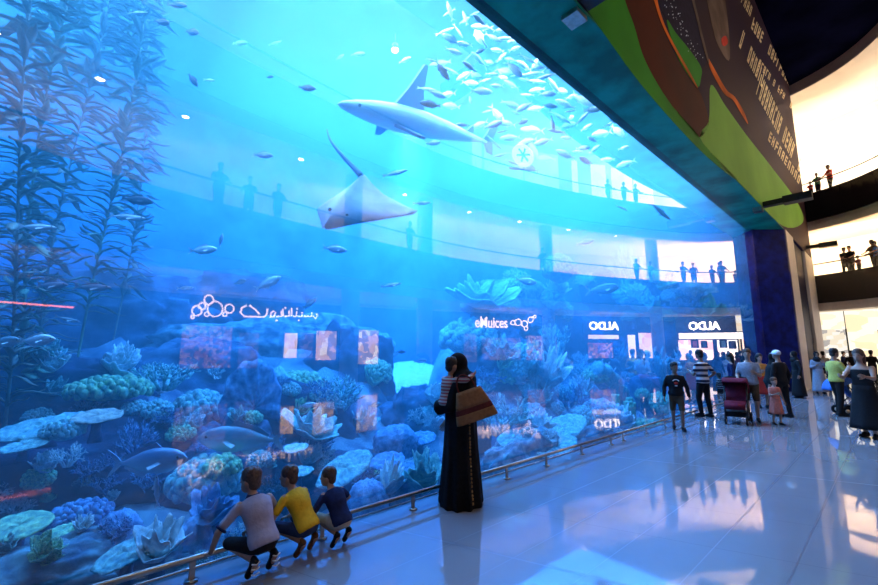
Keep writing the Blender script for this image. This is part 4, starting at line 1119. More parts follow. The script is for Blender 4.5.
def stand(s, lean=0, arm=('down','down'), stride=.06, bend=0, feet=.09):
    J = dict(pelvis=V((0,0,.93)), chest=V((.01+lean*.25,0,1.24)), neck=V((.01+lean*.42,0,1.46)), head=V((.045+lean*.5,0,1.625)))
    for i, sg in ((0, 1), (1, -1)):
        st = stride*(1 if i == 0 else -1)
        J['hip%d'%i] = V((0, sg*.085, .90)); J['knee%d'%i] = V((.03+st*.8, sg*(feet+.005), .50)); J['ank%d'%i] = V((-.02+st, sg*feet, .085)); J['toe%d'%i] = V((.14+st, sg*(feet+.025), .03))
        sh = V((.0+lean*.38, sg*.168, 1.378)); J['sh%d'%i] = sh; a = arm[i]
        E, W = {'down': ((-.02, sg*.10, -.28), (.06, sg*.12, -.52)), 'hold': ((.06, sg*.05, -.28), (.28, -sg*.04, -.20)), 'phone': ((.10, sg*.08, -.26), (.27, -sg*.05, -.06)),
                'rail': ((.14, sg*.10, -.24), (.38, sg*.06, -.34)), 'forward': ((.20, sg*.06, -.20), (.46, sg*.02, -.16)), 'hip': ((-.06, sg*.20, -.24), (.05, sg*.02, -.40)),
                'up': ((.12, sg*.12, -.10), (.22, sg*.02, .12)), 'push': ((.02, sg*.08, -.28), (.30, sg*.05, -.38))}[a]
        J['el%d'%i] = sh + V(E); J['wr%d'%i] = sh + V(W)
    return {k: v*s for k, v in J.items()}
def torso_rings(J, s, inf=0, lo=0.0, hi=1.0, flare=0):
    """cross-sections along the spine; 0 = crotch, 1 = neck base"""
    pel, ch, nk = J['pelvis'], J['chest'], J['neck']; lat0 = (J['hip0'] - J['hip1']).normalized(); lat1 = (J['sh0'] - J['sh1']).normalized()
    up0 = (ch - pel).normalized(); low = pel - up0*.12*s
    prof = [(0,.085,.075),(.10,.150,.112),(.20,.163,.118),(.34,.146,.104),(.48,.142,.100),(.62,.158,.114),(.74,.172,.112),(.83,.165,.100),(.90,.132,.082),(.95,.095,.068),(1,.062,.058)]
    prof = [p_ for p_ in prof if lo <= p_[0] <= hi]
    pts = [low, pel, ch, nk]; cum = [0, .12*s]; cum.append(cum[1] + (ch-pel).length); cum.append(cum[2] + (nk-ch).length)
    rings = []
    for t, a, b_ in prof:
        d = t*cum[3]; i = 0
        while i < 2 and d > cum[i+1]: i += 1
        f = (d - cum[i])/max(1e-6, cum[i+1]-cum[i]); c = pts[i].lerp(pts[i+1], f); ax = ((pts[min(i+1,3)] - pts[max(i,0)]).normalized())
        lat = lat0.lerp(lat1, min(1, t*1.2)); lat = (lat - ax*lat.dot(ax)).normalized(); fw = lat.cross(ax)
        fl = flare*max(0, .4 - t)
        rings.append([c + lat*math.cos(q)*(a*s + inf + fl) + fw*math.sin(q)*(b_*s + inf + fl) for q in [2*PI*k/20 for k in range(20)]])
    return rings
def frame(J):
    f = (J['head'] - J['neck']); return f
def build_person(root, J, s, skin, top, bottom, hair, shoes, vox=.018, sleeve='short', legs='long', hairstyle='short', hs=1.0, look=0, skirt=None, palms=None, topname='shirt', botname='trousers', trim=None, hcol=None):
    hd = J['head']; HR = Matrix.Rotation(look, 3, 'Z')
    P = lambda x, y, z: hd + HR @ V((x, y, z))*s*hs
    b_ = MB()
    b_.loft(torso_rings(J, s, -.004))
    b_.capsule(J['neck'] - V((0,0,.02))*s, hd - V((.02,0,.03))*s, .058*s, .052*s)
    b_.ell(P(0,0,.015), (.097*s*hs, .076*s*hs, .112*s*hs), 20, 14, M=HR); b_.ell(P(.035,0,-.055), (.060*s*hs, .056*s*hs, .062*s*hs), 14, 10, M=HR)
    b_.capsule(P(.088,0,.005), P(.107,0,-.022), .009*s*hs, .014*s*hs, 8)                          # nose
    for sg in (1, -1):
        b_.ell(P(-.005, sg*.078, -.005), (.020*s*hs, .010*s*hs, .030*s*hs), 8, 6, M=HR)              # ears
        b_.ell(P(.080, sg*.030, .030), (.014*s*hs, .022*s*hs, .008*s*hs), 8, 6, M=HR)                 # brows
    b_.ell(P(.086, 0, -.052), (.012*s*hs, .022*s*hs, .007*s*hs), 8, 6, M=HR); b_.ell(P(.084, 0, -.064), (.012*s*hs, .019*s*hs, .007*s*hs), 8, 6, M=HR)   # lips
    for i in (0, 1):
        b_.capsule(J['sh%d'%i], J['el%d'%i], .050*s, .040*s); b_.capsule(J['el%d'%i], J['wr%d'%i], .041*s, .027*s)
        b_.capsule(J['hip%d'%i], J['knee%d'%i], .084*s, .055*s); b_.capsule(J['knee%d'%i], J['ank%d'%i], .056*s, .036*s)
        b_.capsule(J['ank%d'%i] - V((0,0,.03))*s, J['toe%d'%i], .038*s, .03*s)
    me = remesh(b_, vox*.8, 2)
    fin = MB(); fin.add([v.co for v in me.vertices], [list(p.vertices) for p in me.polygons]); bpy.data.meshes.remove(me)
    for i, sg in ((0, 1), (1, -1)):
        d = (J['wr%d'%i] - J['el%d'%i]).normalized(); pm = (palms or {}).get(i)
        n = V(pm[1]) if pm else V((-.15, -sg, -.1)) if abs(d.z) > .6 else V((0, -sg*.8, .3)); dd = V(pm[0]) if pm else d
        hand(fin, J['wr%d'%i], dd, n, 1 if sg > 0 else -1, s*1.0, pm[2] if pm else .45)
    fin.build('body', skin, root)
    ey = []
    for sg in (1, -1):
        MB().ell(P(.083, sg*.030, .012), (.010*s*hs, .014*s*hs, .007*s*hs), 8, 6, M=HR).build('eye', M_eye, root)
    # top
    t = MB(); t.loft(torso_rings(J, s, .014*s + .004, .08, .96 if sleeve != 'none' else .84, .03*s))
    if sleeve != 'none':
        for i in (0, 1):
            a, e, w_ = J['sh%d'%i], J['el%d'%i], J['wr%d'%i]
            t.capsule(a - V((0,0,.012))*s, a.lerp(e, .72 if sleeve == 'short' else 1), .060*s, .056*s)
            if sleeve == 'long': t.capsule(e, e.lerp(w_, .93), .056*s, .044*s)
    to = link(topname, remesh(t, vox, 3, mats=[top]), root)
    if trim:
        for i in (0, 1):
            a, e = J['sh%d'%i], J['el%d'%i]; d = (e - a).normalized(); c = a.lerp(e, .72) + d*.045*s
            MB().tube([c - d*.012*s, c + d*.012*s], .066*s, 16).build('sleeve_band', trim, to)
        c = J['neck'] - (J['neck'] - J['chest']).normalized()*.015*s
        MB().tube([c - V((.006,0,.022))*s, c + V((0,0,.022))*s], [.088*s, .070*s], 18).build('collar', trim, to)
    # bottom
    if skirt:
        ln, fl = skirt; rg = []; z0 = J['pelvis'].z + .10*s
        for q in range(9):
            f = q/8; z = z0 + (ln*s - z0)*f
            rg.append([V((J['pelvis'].x + math.cos(a)*(.13*s + fl*f*s*.9 + .012*math.sin(a*7+q*.2)*f), J['pelvis'].y + math.sin(a)*(.165*s + fl*f*s + .012*math.sin(a*6)*f), z)) for a in [2*PI*k/36 for k in range(36)]])
        MB().loft(rg).build(botname, bottom, root)
    else:
        t = MB(); t.loft(torso_rings(J, s, .009*s + .002, 0, .36))
        for i in (0, 1):
            h_, k_, a = J['hip%d'%i], J['knee%d'%i], J['ank%d'%i]
            t.capsule(h_, k_ if legs == 'long' else h_.lerp(k_, .93), .097*s, .072*s)
            if legs == 'long': t.capsule(k_, k_.lerp(a, .96), .071*s, .055*s)
        link(botname, remesh(t, vox, 2, mats=[bottom]), root)
    # shoes
    for i in (0, 1):
        a, q = J['ank%d'%i], J['toe%d'%i]; d = (q - a); dn = d.normalized(); up = V((0,0,1)); up = (up - dn*up.dot(dn)).normalized()
        heel = a - up*.045*s - V((d.x, d.y, 0)).normalized()*.035*s if abs(dn.z) < .75 else a
        sh = MB(); sh.capsule(heel, q, .042*s, .040*s, 12); sh.capsule(heel + up*.035*s, a.lerp(q, .4), .040*s, .040*s, 12)
        so = link('shoe', remesh(sh, vox*.8, 2, mats=[shoes]), root)
    # hair
    if hairstyle == 'short':
        h_ = MB(); h_.ell(P(-.012,0,.050), (.102*s*hs, .088*s*hs, .096*s*hs), 24, 16, M=HR); h_.ell(P(-.055,0,-.02), (.055*s*hs, .072*s*hs, .070*s*hs), 16, 10, M=HR)
        for q in range(26):
            a = q*2.4; zz = .2 + .75*((q*7) % 26)/26; rr = math.sqrt(1 - zz*zz*.8)
            h_.ell(P(-.014 + math.cos(a)*rr*.088, math.sin(a)*rr*.078, .050 + zz*.086), .020*s*hs, 8, 6)
        link('hair', remesh(h_, min(vox, .012), 2, mats=[hair]), root)
    elif hairstyle == 'long':
        h_ = MB(); h_.ell(P(-.013,0,.046), (.104*s*hs, .094*s*hs, .106*s*hs), 24, 16, M=HR); h_.capsule(P(-.06,.02,.0), P(-.085,.02,-.24), .078*s*hs, .05*s*hs); h_.capsule(P(-.06,-.03,0), P(-.085,-.03,-.22), .078*s*hs, .05*s*hs)
        link('hair', remesh(h_, min(vox, .014), 2, mats=[hair]), root)
    elif hairstyle in ('scarf', 'cap'):
        h_ = MB()
        if hairstyle == 'scarf':
            h_.ell(P(-.018,0,.02), (.112*s*hs, .100*s*hs, .122*s*hs), 24, 16, M=HR); h_.capsule(P(-.03,0,-.08), P(-.02,0,-.2), .09*s*hs, .15*s*hs)
            link('headscarf', remesh(h_, min(vox, .016), 3, mats=[hcol or hair]), root)
        else:
            h_.ell(P(-.012,0,.05), (.108*s*hs, .092*s*hs, .082*s*hs), 24, 16, M=HR); h_.ell(P(.11,0,.045), (.06*s*hs, .06*s*hs, .009*s*hs), 14, 8, M=HR)
            link('cap', remesh(h_, min(vox, .012), 2, mats=[hcol or hair]), root)
    return root
def person(label, p, bearing, H, top, bottom, skin=0, hair=HB, shoes=None, arm=('down','down'), group=None, hs=1.0, lean=0, stride=.06, vox=.022, **kw):
    s = H/1.75; r = thing('person', label, 'person', p, math.radians(bearing), group)
    J = stand(s, lean, arm, stride)
    build_person(r, J, s, SK[skin], top, bottom, hair, shoes or C_black, vox=vox, hs=hs, **kw); return r
C_black = cloth('black', (.012,.012,.014)); C_navy = cloth('navy', (.012,.02,.075)); C_grey = cloth('grey', (.30,.30,.33)); C_mauve = cloth('mauve_grey', (.34,.29,.35), .06); C_yellow = cloth('yellow', (.75,.42,.02), .08)
C_white = cloth('white', (.75,.75,.74)); C_lime = cloth('yellow_green', (.55,.47,.10)); C_red = cloth('red', (.50,.04,.03)); C_orange = cloth('orange', (.65,.25,.05)); C_olive = cloth('olive_brown', (.09,.06,.035))
C_jean = cloth('denim', (.03,.05,.12)); C_teal = cloth('teal', (.05,.22,.22)); C_maroon = cloth('maroon', (.16,.012,.03)); C_beige = cloth('beige', (.45,.38,.28)); C_green = cloth('green', (.03,.16,.06)); C_pink = cloth('coral_pink', (.60,.18,.13)); C_blue = cloth('blue', (.05,.14,.40)); C_brown = cloth('brown', (.16,.07,.03))
# ---- three boys squatting at the rail
def squat(s, kn=.24, hand0=(.33,.20,.19), hand1=(.33,-.10,.24), el0=(.18,.26,.40), el1=(.17,-.25,.40), lean=.0, sp_=.13):
    J = dict(pelvis=V((-.08,0,.27)), chest=V((.02+lean,0,.455)), neck=V((.115+lean*1.4,0,.585)), head=V((.165+lean*1.5,0,.685)))
    for i, sg in ((0, 1), (1, -1)):
        J['hip%d'%i] = V((-.06, sg*.07, .25)); J['knee%d'%i] = V((.23, sg*sp_, kn)); J['ank%d'%i] = V((-.115, sg*.085, .155)); J['toe%d'%i] = V((-.035, sg*.09, .035))
        J['sh%d'%i] = V((.085+lean*1.2, sg*.130, .535))
    J['el0'], J['el1'], J['wr0'], J['wr1'] = V(el0), V(el1), V(hand0), V(hand1)
    return {k: v*s for k, v in J.items()}
def boy(label, feet, bearing, k, top, bottom, hair, J, shoes, topname, trim=None, look=0, skin=0, palms=None):
    p = at_z(*feet); r = thing('person', label, 'person', p, math.radians(bearing))
    build_person(r, {a: v*k for a, v in J.items()}, k*.70, SK[skin], top, bottom, hair, shoes, vox=.011, hs=1.22, legs='short', topname=topname, botname='shorts', trim=trim, look=look, palms=palms)
    return r
rail_palm = {0: ((.9,0,-.25), (.1,0,-1), .9), 1: ((.9,.1,-.2), (.1,0,-1), .8)}
b1 = boy('boy in a mauve grey polo shirt squatting by the rail with one hand on it', (256,574), 102, .93, C_mauve, C_black, HBR, squat(1, .22, (.25,.25,.185), (.26,-.08,.24), (.12,.27,.37)), C_black, 'polo_shirt', trim=C_navy, look=.35, palms=rail_palm)
b2 = boy('boy in a yellow shirt squatting between two other boys', (300,554), 112, .85, C_yellow, C_jean, HBR, squat(1, .26, (.27,.16,.24), (.28,-.10,.26), (.13,.24,.38), lean=.02), C_brown, 'shirt', look=.4, palms=rail_palm)
b3 = boy('boy in a navy shirt squatting beside the boy in yellow', (336,545), 104, .78, C_navy, C_beige, HBR, squat(1, .30, (.22,.24,.17), (.32,-.20,.20), (.10,.28,.36), (.13,-.30,.40)), C_black, 'shirt', look=.5, palms=rail_palm)
# white bands on the soles of the first boy's shoes
for sh in [c for c in b1.children if c.name.startswith('shoe')]:
    bb = [V(v.co) for v in sh.data.vertices]; cx = sum((v for v in bb), V())/len(bb)
    for q in (-.035, 0, .035):
        MB().tube([cx + V((-.052, -.03, q + .01)), cx + V((-.058, 0, q)), cx + V((-.052, .03, q + .01))], .0055, 6).build('sole_stripe', C_white, sh)
# ---- woman in black carrying a child
wp = at_z(461, 503); WB = math.radians(118)
wm = thing('person', 'woman in a long black robe and headscarf standing at the rail', 'person', wp, WB)
SW = .925
JW = stand(SW, 0, ('hold', 'down'), .03); JW['el0'] = V((.05,.19,1.06)); JW['wr0'] = V((.24,.10,1.03)); JW['el1'] = V((.0,-.26,1.06)); JW['wr1'] = V((.20,-.14,.86))
b_ = MB(); b_.loft(torso_rings(JW, SW)); hd = JW['head']; b_.ell(hd, (.09,.072,.108), 18, 12); b_.capsule(hd + V((.085,0,0)), hd + V((.10,0,-.02)), .008, .012); b_.capsule(JW['neck'], hd, .05, .05)
for i in (0, 1):
    b_.capsule(JW['sh%d'%i], JW['el%d'%i], .047, .04); b_.capsule(JW['el%d'%i], JW['wr%d'%i], .04, .026); b_.capsule(JW['hip%d'%i], JW['knee%d'%i], .08, .055); b_.capsule(JW['knee%d'%i], JW['ank%d'%i], .05, .036)
me = remesh(b_, .014); fin = MB(); fin.add([v.co for v in me.vertices], [list(q.vertices) for q in me.polygons])
hand(fin, JW['wr1'], (.5,.1,-.8), (0,1,0), -1, .98, .35); hand(fin, JW['wr0'], (.5,-.8,.1), (-.6,-.2,.3), 1, .98, .5)
fin.build('body', SK[2], wm)
C_abaya = cloth('abaya_black', (.006,.006,.008), .3)
rg = []
for z, rx, ry in [(.0,.23,.27),(.02,.235,.275),(.25,.215,.25),(.55,.19,.215),(.85,.175,.20),(1.05,.165,.20),(1.2,.155,.215),(1.30,.13,.205),(1.36,.09,.15),(1.40,.06,.08)]:
    fo = .022*(1 - z/1.4)
    rg.append([V((math.cos(a)*(rx + fo*math.sin(a*9+z*2)) , math.sin(a)*(ry + fo*math.sin(a*11+1+z)), z)) for a in [2*PI*k/60 for k in range(60)]])
rb = MB().loft(rg).build('robe', C_abaya, wm)
for i in (0, 1):
    slv = MB(); slv.capsule(JW['sh%d'%i], JW['el%d'%i], .075, .075); slv.tube([JW['el%d'%i], JW['el%d'%i].lerp(JW['wr%d'%i], .5), JW['el%d'%i].lerp(JW['wr%d'%i], .92)], [.072,.078,.09], 14)
    link('sleeve', remesh(slv, .014, 2, mats=[C_abaya]), rb)
hj = MB(); hj.ell(hd + V((-.015,0,.015)), (.118,.105,.128), 22, 14); hj.capsule(hd + V((-.04,0,-.06)), V((-.03,0,1.33)), .10, .15); hj.capsule(V((-.03,.03,1.33)), V((-.09,.06,1.12)), .14, .10)
hj.capsule(V((-.06,-.10,1.33)), V((-.10,-.12,1.10)), .11, .07)
link('headscarf', remesh(hj, .014, 4, mats=[C_abaya]), wm)
M_embr = mat('gold_embroidery', (.38,.22,.08), .5, metal=.4, var=.5, scale=40)
def robe_pt(a, z):
    for i in range(len(rg)-1):
        if rg[i][0].z <= z <= rg[i+1][0].z and rg[i+1][0].z > rg[i][0].z:
            f = (z - rg[i][0].z)/(rg[i+1][0].z - rg[i][0].z); k = int(a/(2*PI)*60) % 60; q = rg[i][k].lerp(rg[i+1][k], f); return V((q.x*1.015, q.y*1.015, z))
for a0, zmax in ((PI*.82, .95), (PI*1.22, .98), (PI*1.32, .90)):      # dotted bands down the robe
    em = MB(); rd = random.Random(int(a0*10)); z = .06
    while z < zmax:
        q = robe_pt(a0 + rd.uniform(-.05,.05), z); em.ell(q, (.012,.012,.016), 6, 4); z += rd.uniform(.028,.05)
    e = em.build('embroidery', M_embr, rb); e['kind'] = 'stuff'
hm = MB(); hm.tube([robe_pt(a, .03) for a in [2*PI*k/60 for k in range(46, 62)]] , .012, 6).build('hem_band', M_embr, rb)
# the bag on her arm
def world_off(root, v): return root.matrix_basis @ V(v)
bgp = at_d(473, 405, math.hypot(wp.x, wp.y) - .22)
bg = thing('handbag', 'brown and tan striped handbag hanging from the arm of the woman in black', 'bag', bgp, HEAD - PI/2 + .15)
bg.rotation_euler = (0, -.30, HEAD - PI/2 + .1)
C_bag = cloth('bag_tan', (.30,.13,.05)); C_bag2 = cloth('bag_dark', (.11,.02,.015))
def bagband(z0, z1, mm, nm, k=1):
    def ring(z):
        w_ = .235 - .10*max(0,(z+.16)/.34)**1.3; dd = .075*(1 - .5*(z+.16)/.34)*k
        return [V((math.copysign(abs(math.cos(a))**.55, math.cos(a))*w_*k, math.copysign(abs(math.sin(a))**.7, math.sin(a))*dd, z)) for a in [2*PI*q/28 for q in range(28)]]
    return MB().loft([ring(z0 + (z1-z0)*q/5) for q in range(6)]).build(nm, mm, bg)
bagband(-.16, -.06, C_bag, 'lower_panel'); bagband(-.06, -.005, C_bag2, 'stripe', 1.01); bagband(-.005, .17, C_bag, 'upper_panel')
MB().tube(smoothline([(-.11,0,.14),(-.10,.02,.27),(-.03,.03,.34),(.06,.02,.28),(.09,0,.15)], 6), .010, 7).build('strap', C_bag2, bg)
# the child on her shoulder
chp = at_d(448, 366, math.hypot(wp.x, wp.y) - .10)
ch = thing('person', 'small dark haired child in a striped top carried by the woman in black', 'person', (chp.x, chp.y, chp.z - .585*1.12), HEAD - 1.0)
sC = .52
JC = dict(pelvis=V((-.02,0,.22)), chest=V((0,0,.36)), neck=V((.03,0,.49)), head=V((.05,0,.585)))
for i, sg in ((0,1),(1,-1)):
    JC['hip%d'%i] = V((-.01, sg*.05, .20)); JC['knee%d'%i] = V((.15, sg*.12, .16)); JC['ank%d'%i] = V((.10, sg*.13, -.02)); JC['toe%d'%i] = V((.15, sg*.14, -.07)); JC['sh%d'%i] = V((.02, sg*.10, .455))
JC['el0'] = V((.12,.14,.44)); JC['wr0'] = V((.22,.08,.47)); JC['el1'] = V((.10,-.17,.45)); JC['wr1'] = V((.22,-.13,.50))
JC = {k_: v_*1.12 for k_, v_ in JC.items()}; sC *= 1.12
build_person(ch, JC, sC, SK[2], stripes('striped_red', (.30,.05,.05), (.42,.34,.30), .035), C_black, HB, C_black, vox=.011, sleeve='long', hs=1.30, topname='striped_top')
# ---- people further along the window
def at_feet(px, py): return at_z(px, py)
hood = person('boy in a dark printed hoodie and brown shorts walking by the rail', at_z(679,430), 205, 1.42, C_black, C_olive, 1, HB, arm=('down','down'), sleeve='long', legs='short', hs=1.08, topname='hoodie', botname='shorts', stride=.12, look=.3)
hsz = 1.42/1.75; pr = MB(); rp_ = MB()
for q in range(7):
    a = PI*(.15 + .7*q/6); pr.ell((.150*hsz, -.075*hsz*math.cos(a), (1.255 + .055*math.sin(a))*hsz), (.012, .010, .011), 8, 6)
rp_.ell((.150*hsz, 0, 1.215*hsz), (.012, .042, .030), 12, 8); pr.ell((.146*hsz, 0, 1.150*hsz), (.012, .03, .010), 8, 6)
hp = [c for c in hood.children if c.name.startswith('hoodie')][0]
pr.build('chest_print', C_white, hp)['kind'] = 'stuff'; rp_.build('chest_emblem', C_red, hp)
person('man in a black and white striped shirt facing the window', at_z(706,417), 65, 1.70, stripes('striped_bw', (.70,.70,.72), (.02,.025,.06), .135), C_black, 1, HB, arm=('hold','hip'), sleeve='short', topname='striped_shirt')
person('small child in a striped top standing behind the maroon stroller', at_z(722,405), 60, .98, stripes('striped_bw_small', (.55,.5,.5), (.04,.03,.06), .07), C_black, 1, HB, hs=1.25, topname='striped_top')
person('woman in navy with a pale scarf looking at the window', at_z(736,408), 100, 1.62, C_navy, C_black, 2, HB, sleeve='long', hairstyle='long')
person('man in a grey shirt and dark shorts standing beside the maroon stroller', at_z(754,421), 190, 1.72, C_grey, C_olive, 2, HBR, arm=('hold','push'), legs='short', botname='shorts', stride=.1)
person('woman in an orange top with long dark hair behind the man in grey', at_z(764,408), 215, 1.60, C_orange, C_red, 0, HB, arm=('hold','hold'), hairstyle='long', skirt=(.45,.10), botname='skirt')
person('woman in black leaning towards the girl in coral', at_z(773,414), 300, 1.62, C_black, C_black, 1, HB, arm=('hold','hold'), hairstyle='scarf', hcol=C_abaya, sleeve='long', lean=.25)
person('girl in a coral dress with bare legs beside the people in black', at_z(778,425), 225, 1.05, C_pink, C_pink, 2, HBR, hs=1.2, skirt=(.42,.08), botname='dress_skirt', topname='dress_top', arm=('down','hold'))
person('person in black with a white cap and backpack facing away', at_z(785,417), 60, 1.70, C_black, C_black, 1, HB, hairstyle='cap', hcol=C_white, sleeve='long')
person('person in dark clothes standing against the navy pier', at_z(800,398), 120, 1.68, C_black, C_black, 1, HB, hairstyle='scarf', hcol=C_black, sleeve='long', skirt=(.08,.10), botname='long_skirt')
person('person in a long grey robe near the end of the pier', at_z(821,394), 200, 1.66, C_grey, C_grey, 1, HB, hairstyle='scarf', hcol=C_black, sleeve='long', skirt=(.10,.10), botname='robe_skirt', arm=('phone','hold'))
person('man in a yellow green shirt pushing the blue stroller', at_z(841,416), 315, 1.74, C_lime, C_black, 1, HB, arm=('push','phone'), topname='shirt')
person('woman in a long black dress with brown hair reaching forward', at_z(871,438), 165, 1.70, C_black, C_black, 0, HBR, arm=('forward','forward'), hairstyle='long', sleeve='none', skirt=(.18,.14), botname='dress_skirt', topname='dress_top')
for q, (px, py, H, tp, bt, hr, lab) in enumerate([
    (838,385,1.62,C_brown,C_black,'long','woman in brown in the crowd beyond the robe wearer'), (855,384,1.72,C_black,C_black,'short','man in black in the crowd right of the yellow green shirt'),
    (863,386,1.66,C_maroon,C_black,'scarf','person in maroon in the crowd near the right edge'), (846,378,1.7,C_navy,C_black,'short','man in navy half hidden behind the yellow green shirt'),
    (875,384,1.74,C_black,C_black,'short','man in black standing furthest right in the crowd'), (827,385,1.68,C_beige,C_black,'short','person in beige just beyond the end wall')]):
    person(lab, at_z(px, py), 150 + q*47, H, tp, bt, q % 3, HB, hairstyle=hr, sleeve='long', vox=.026, group=None)
# ---- people at the gallery rails, seen mirrored and directly
def gallery_person(label, px, py, z, kind='mirror', H=1.7, tp=C_black, bt=C_black, face='out', **kw):
    if kind == 'mirror': h_, t = hitline(RING, px, py)
    else:
        d = ray(px, py); h_ = None
        for i in range(len(RING)-1):
            a, b2 = RING[i], RING[i+1]; e = b2 - a; den = d.x*e.y - d.y*e.x
            if abs(den) < 1e-9: continue
            s_ = (a.x*e.y - a.y*e.x)/den; u = (a.x*d.y - a.y*d.x)/den
            if s_ > 0 and 0 <= u <= 1: h_ = V((d.x*s_, d.y*s_, 0)); t = (b2-a).normalized(); break
    q = inner(h_, t, -.42); n = V((-t.y, t.x, 0))
    ang = math.degrees(math.atan2(n.y, n.x)) + (0 if face == 'out' else 180 if face == 'in' else face)
    return person(label, (q.x, q.y, z), ang, H, tp, bt, kw.pop('skin', 1), HB, arm=kw.pop('arm', ('rail','rail')), vox=.03, **kw)
for px, tp, face, H, lab in [(548,C_black,70,1.72,'watcher with a bag standing alone at the middle gallery rail'), (641,C_navy,'out',1.7,'watcher in navy at the middle gallery rail above the left white shop sign'), (655,C_teal,'out',1.6,'watcher in teal beside the one in navy on the middle gallery'),
    (687,C_black,'out',1.72,'watcher in black at the middle gallery rail above the right white shop sign'), (697,C_maroon,40,1.66,'watcher in maroon beside the one in black on the middle gallery'), (715,C_black,'out',1.5,'short watcher in black near the far end of the middle gallery'),
    (722,C_blue,-40,1.7,'watcher in blue near the far end of the middle gallery'), (742,C_black,'out',1.75,'tall watcher nearest the pier on the middle gallery'), (415,C_navy,'out',1.7,'watcher in navy above the curved pale fish on the middle gallery'),
    (218,C_black,'out',1.75,'watcher in black at the near part of the middle gallery'), (250,C_navy,30,1.6,'watcher in navy leaning at the near part of the middle gallery'), (280,C_teal,'out',1.65,'watcher in teal at the near part of the middle gallery')]:
    gallery_person(lab, px, 262, 5.9, 'mirror', H, tp, C_black, face)
for px, py, z, tp, face, H, lab in [(867,258,5.9,C_olive,'out',1.8,'man in olive standing at the middle gallery rail by the right edge'), (840,264,5.9,C_black,60,1.72,'person in black at the middle gallery rail left of the child'), (853,268,5.9,C_maroon,'out',1.1,'small child in maroon at the middle gallery rail'),
    (826,182,11.0,C_red,-30,1.75,'person in red at the upper gallery rail'), (814,186,11.0,C_green,'out',1.5,'child in green at the upper gallery rail'), (807,190,11.0,C_red,'out',1.1,'small child beside the end wall at the upper gallery rail')]:
    gallery_person(lab, px, py, z, 'direct', H, tp, C_black, face, hs=1.2 if H < 1.3 else 1.0)
for px, py, tp, lab in [(612,180,C_black,'visitor in black at the upper gallery rail left of two others'), (628,183,C_navy,'visitor in navy in the middle at the upper gallery rail'), (640,187,C_black,'visitor in black at the upper gallery rail right of two others')]:
    gallery_person(lab, px, py, 11.0, 'mirror', 1.7, tp, C_black, 'out')
# people further back in the hall, seen only in the window
for q, (px, d_, tp, H, lab) in enumerate([(655,9.2,C_black,1.7,'visitor in black mirrored left of the hooded boy'), (668,9.6,C_navy,1.65,'visitor in navy mirrored above the hooded boy'), (690,9.0,C_black,1.75,'visitor in black mirrored left of the striped shirt'), (718,8.8,C_teal,1.62,'visitor in teal mirrored above the small child'), (728,8.4,C_black,1.72,'visitor in black mirrored left of the woman in navy'), (632,9.6,C_maroon,1.6,'visitor in maroon mirrored furthest left of the crowd')]):
    v = at_y(px, 352, d_); m_ = mirror(v); person(lab, (m_.x, m_.y, 0), 80 + 15*q, H, tp, C_black, q % 3, HB, sleeve='long', vox=.028, arm=('hold','down'))
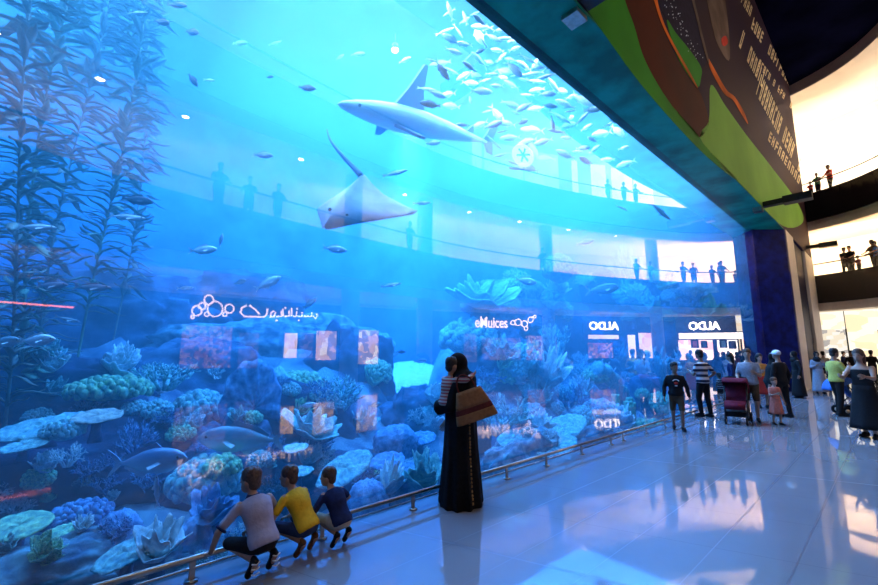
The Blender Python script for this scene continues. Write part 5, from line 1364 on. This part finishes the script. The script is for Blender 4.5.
# ---- strollers
def stroller(label, p, bearing, fab, s=1.0):
    r = thing('stroller', label, 'stroller', p, math.radians(bearing)); r.scale = (s,)*3
    for x, y, rr in ((.36,.20,.085),(.36,-.20,.085),(-.28,.25,.12),(-.28,-.25,.12)):
        w_ = MB(); w_.loft([[V((x + math.cos(a)*q, y + yy, rr + math.sin(a)*q)) for a in [2*PI*k/20 for k in range(20)]] for q, yy in ((rr*.8,-.018),(rr,-.018),(rr,.018),(rr*.8,.018))]); wo = w_.build('wheel', C_black, r)
        MB().tube([(x,y-.022,rr),(x,y+.022,rr)], rr*.45, 12).build('hub', M_steel, wo)
    for y in (.22,-.22):
        MB().tube([(.36,y*.9,.085),(.10,y,.45),(-.22,y,.85),(-.42,y,1.02)], .016, 8).build('frame_tube', M_dark, r); MB().tube([(-.28,y*1.1,.12),(-.05,y,.40),(.14,y,.56)], .016, 8).build('frame_tube', M_dark, r)
    MB().tube([(-.42,.22,1.02),(-.45,.1,1.04),(-.45,-.1,1.04),(-.42,-.22,1.02)], .02, 8).build('handle', C_black, r)
    st = MB(); st.loft([[V((x - .02, y*.20, z + .03)) if k < 2 else V((x + .03, y*.20, z - .02)) for k, y in ((0,-1),(1,1),(2,1),(3,-1))] for x, z in ((.34,.36),(.26,.50),(.02,.46),(-.14,.62),(-.22,.90))]); st.build('seat', fab, r)
    hdv = MB(); hdv.loft([[V((-.20 + math.cos(a)*.36*f, y*.24, .66 + math.sin(a)*.36*f)) for a in [PI*(.28 + .72*k/12) for k in range(13)] for f in (1,)] for y in (-1,-.6,0,.6,1)], closed=False)
    ho = hdv.build('hood', fab, r); solid(ho, .025)
    for y in (-.24, .24):
        MB().prism([V((-.20 + math.cos(a)*.36, y, .66 + math.sin(a)*.36)) for a in [PI*(.28 + .72*k/12) for k in range(13)]], (0, .012, 0)).build('hood_side', fab, r)
    MB().box((-.26,-.2,.16), (.22,.2,.27)).build('basket', C_black, r)
    return r
stroller('maroon hooded stroller in front of the man in grey', at_z(738,423), 188, C_maroon, 1.0)
stroller('blue stroller pushed by the man in the yellow green shirt', at_z(855,415), 300, C_blue, .95)
# ================================================================ LIGHTS
for i, (x, y, s, p) in enumerate([(-9, 10, 7, 1400), (-1.5, 9.5, 7, 3700), (6, 9.5, 7, 6200), (13, 9.5, 7, 6800), (21, 9.5, 7, 7000)]):
    area('tank_lamp', (x, y, TZ - .35), (0, 0, 0), s, 9.5, p, (.85, .74, 1.0))
def spot(name, loc, tgt, power, col, size, rad=.12, blend=.7):
    l = bpy.data.lights.new(name, 'SPOT'); l.energy = power; l.color = col; l.spot_size = size; l.spot_blend = blend; l.shadow_soft_size = rad
    o = bpy.data.objects.new(name, l); C.objects.link(o); o.location = loc; o.rotation_euler = (Vector(tgt) - Vector(loc)).to_track_quat('-Z', 'Y').to_euler(); return o
spot('reef_spot', (9.2, 11.8, 10.1), (9.4, 12.2, 0), 24000, (1, .95, .95), .8, .5)
for x, y in ((0, -2), (8, -2.5), (16, -2), (24, 0), (26, -3), (29, 0)):  # unseen ceiling spots added to brighten the hall, banner and pier
    spot('atrium_fill', (x, y, ZC - .2), (x, y*.5 + .8, 0), 560, (1, .84, .70), 1.5)
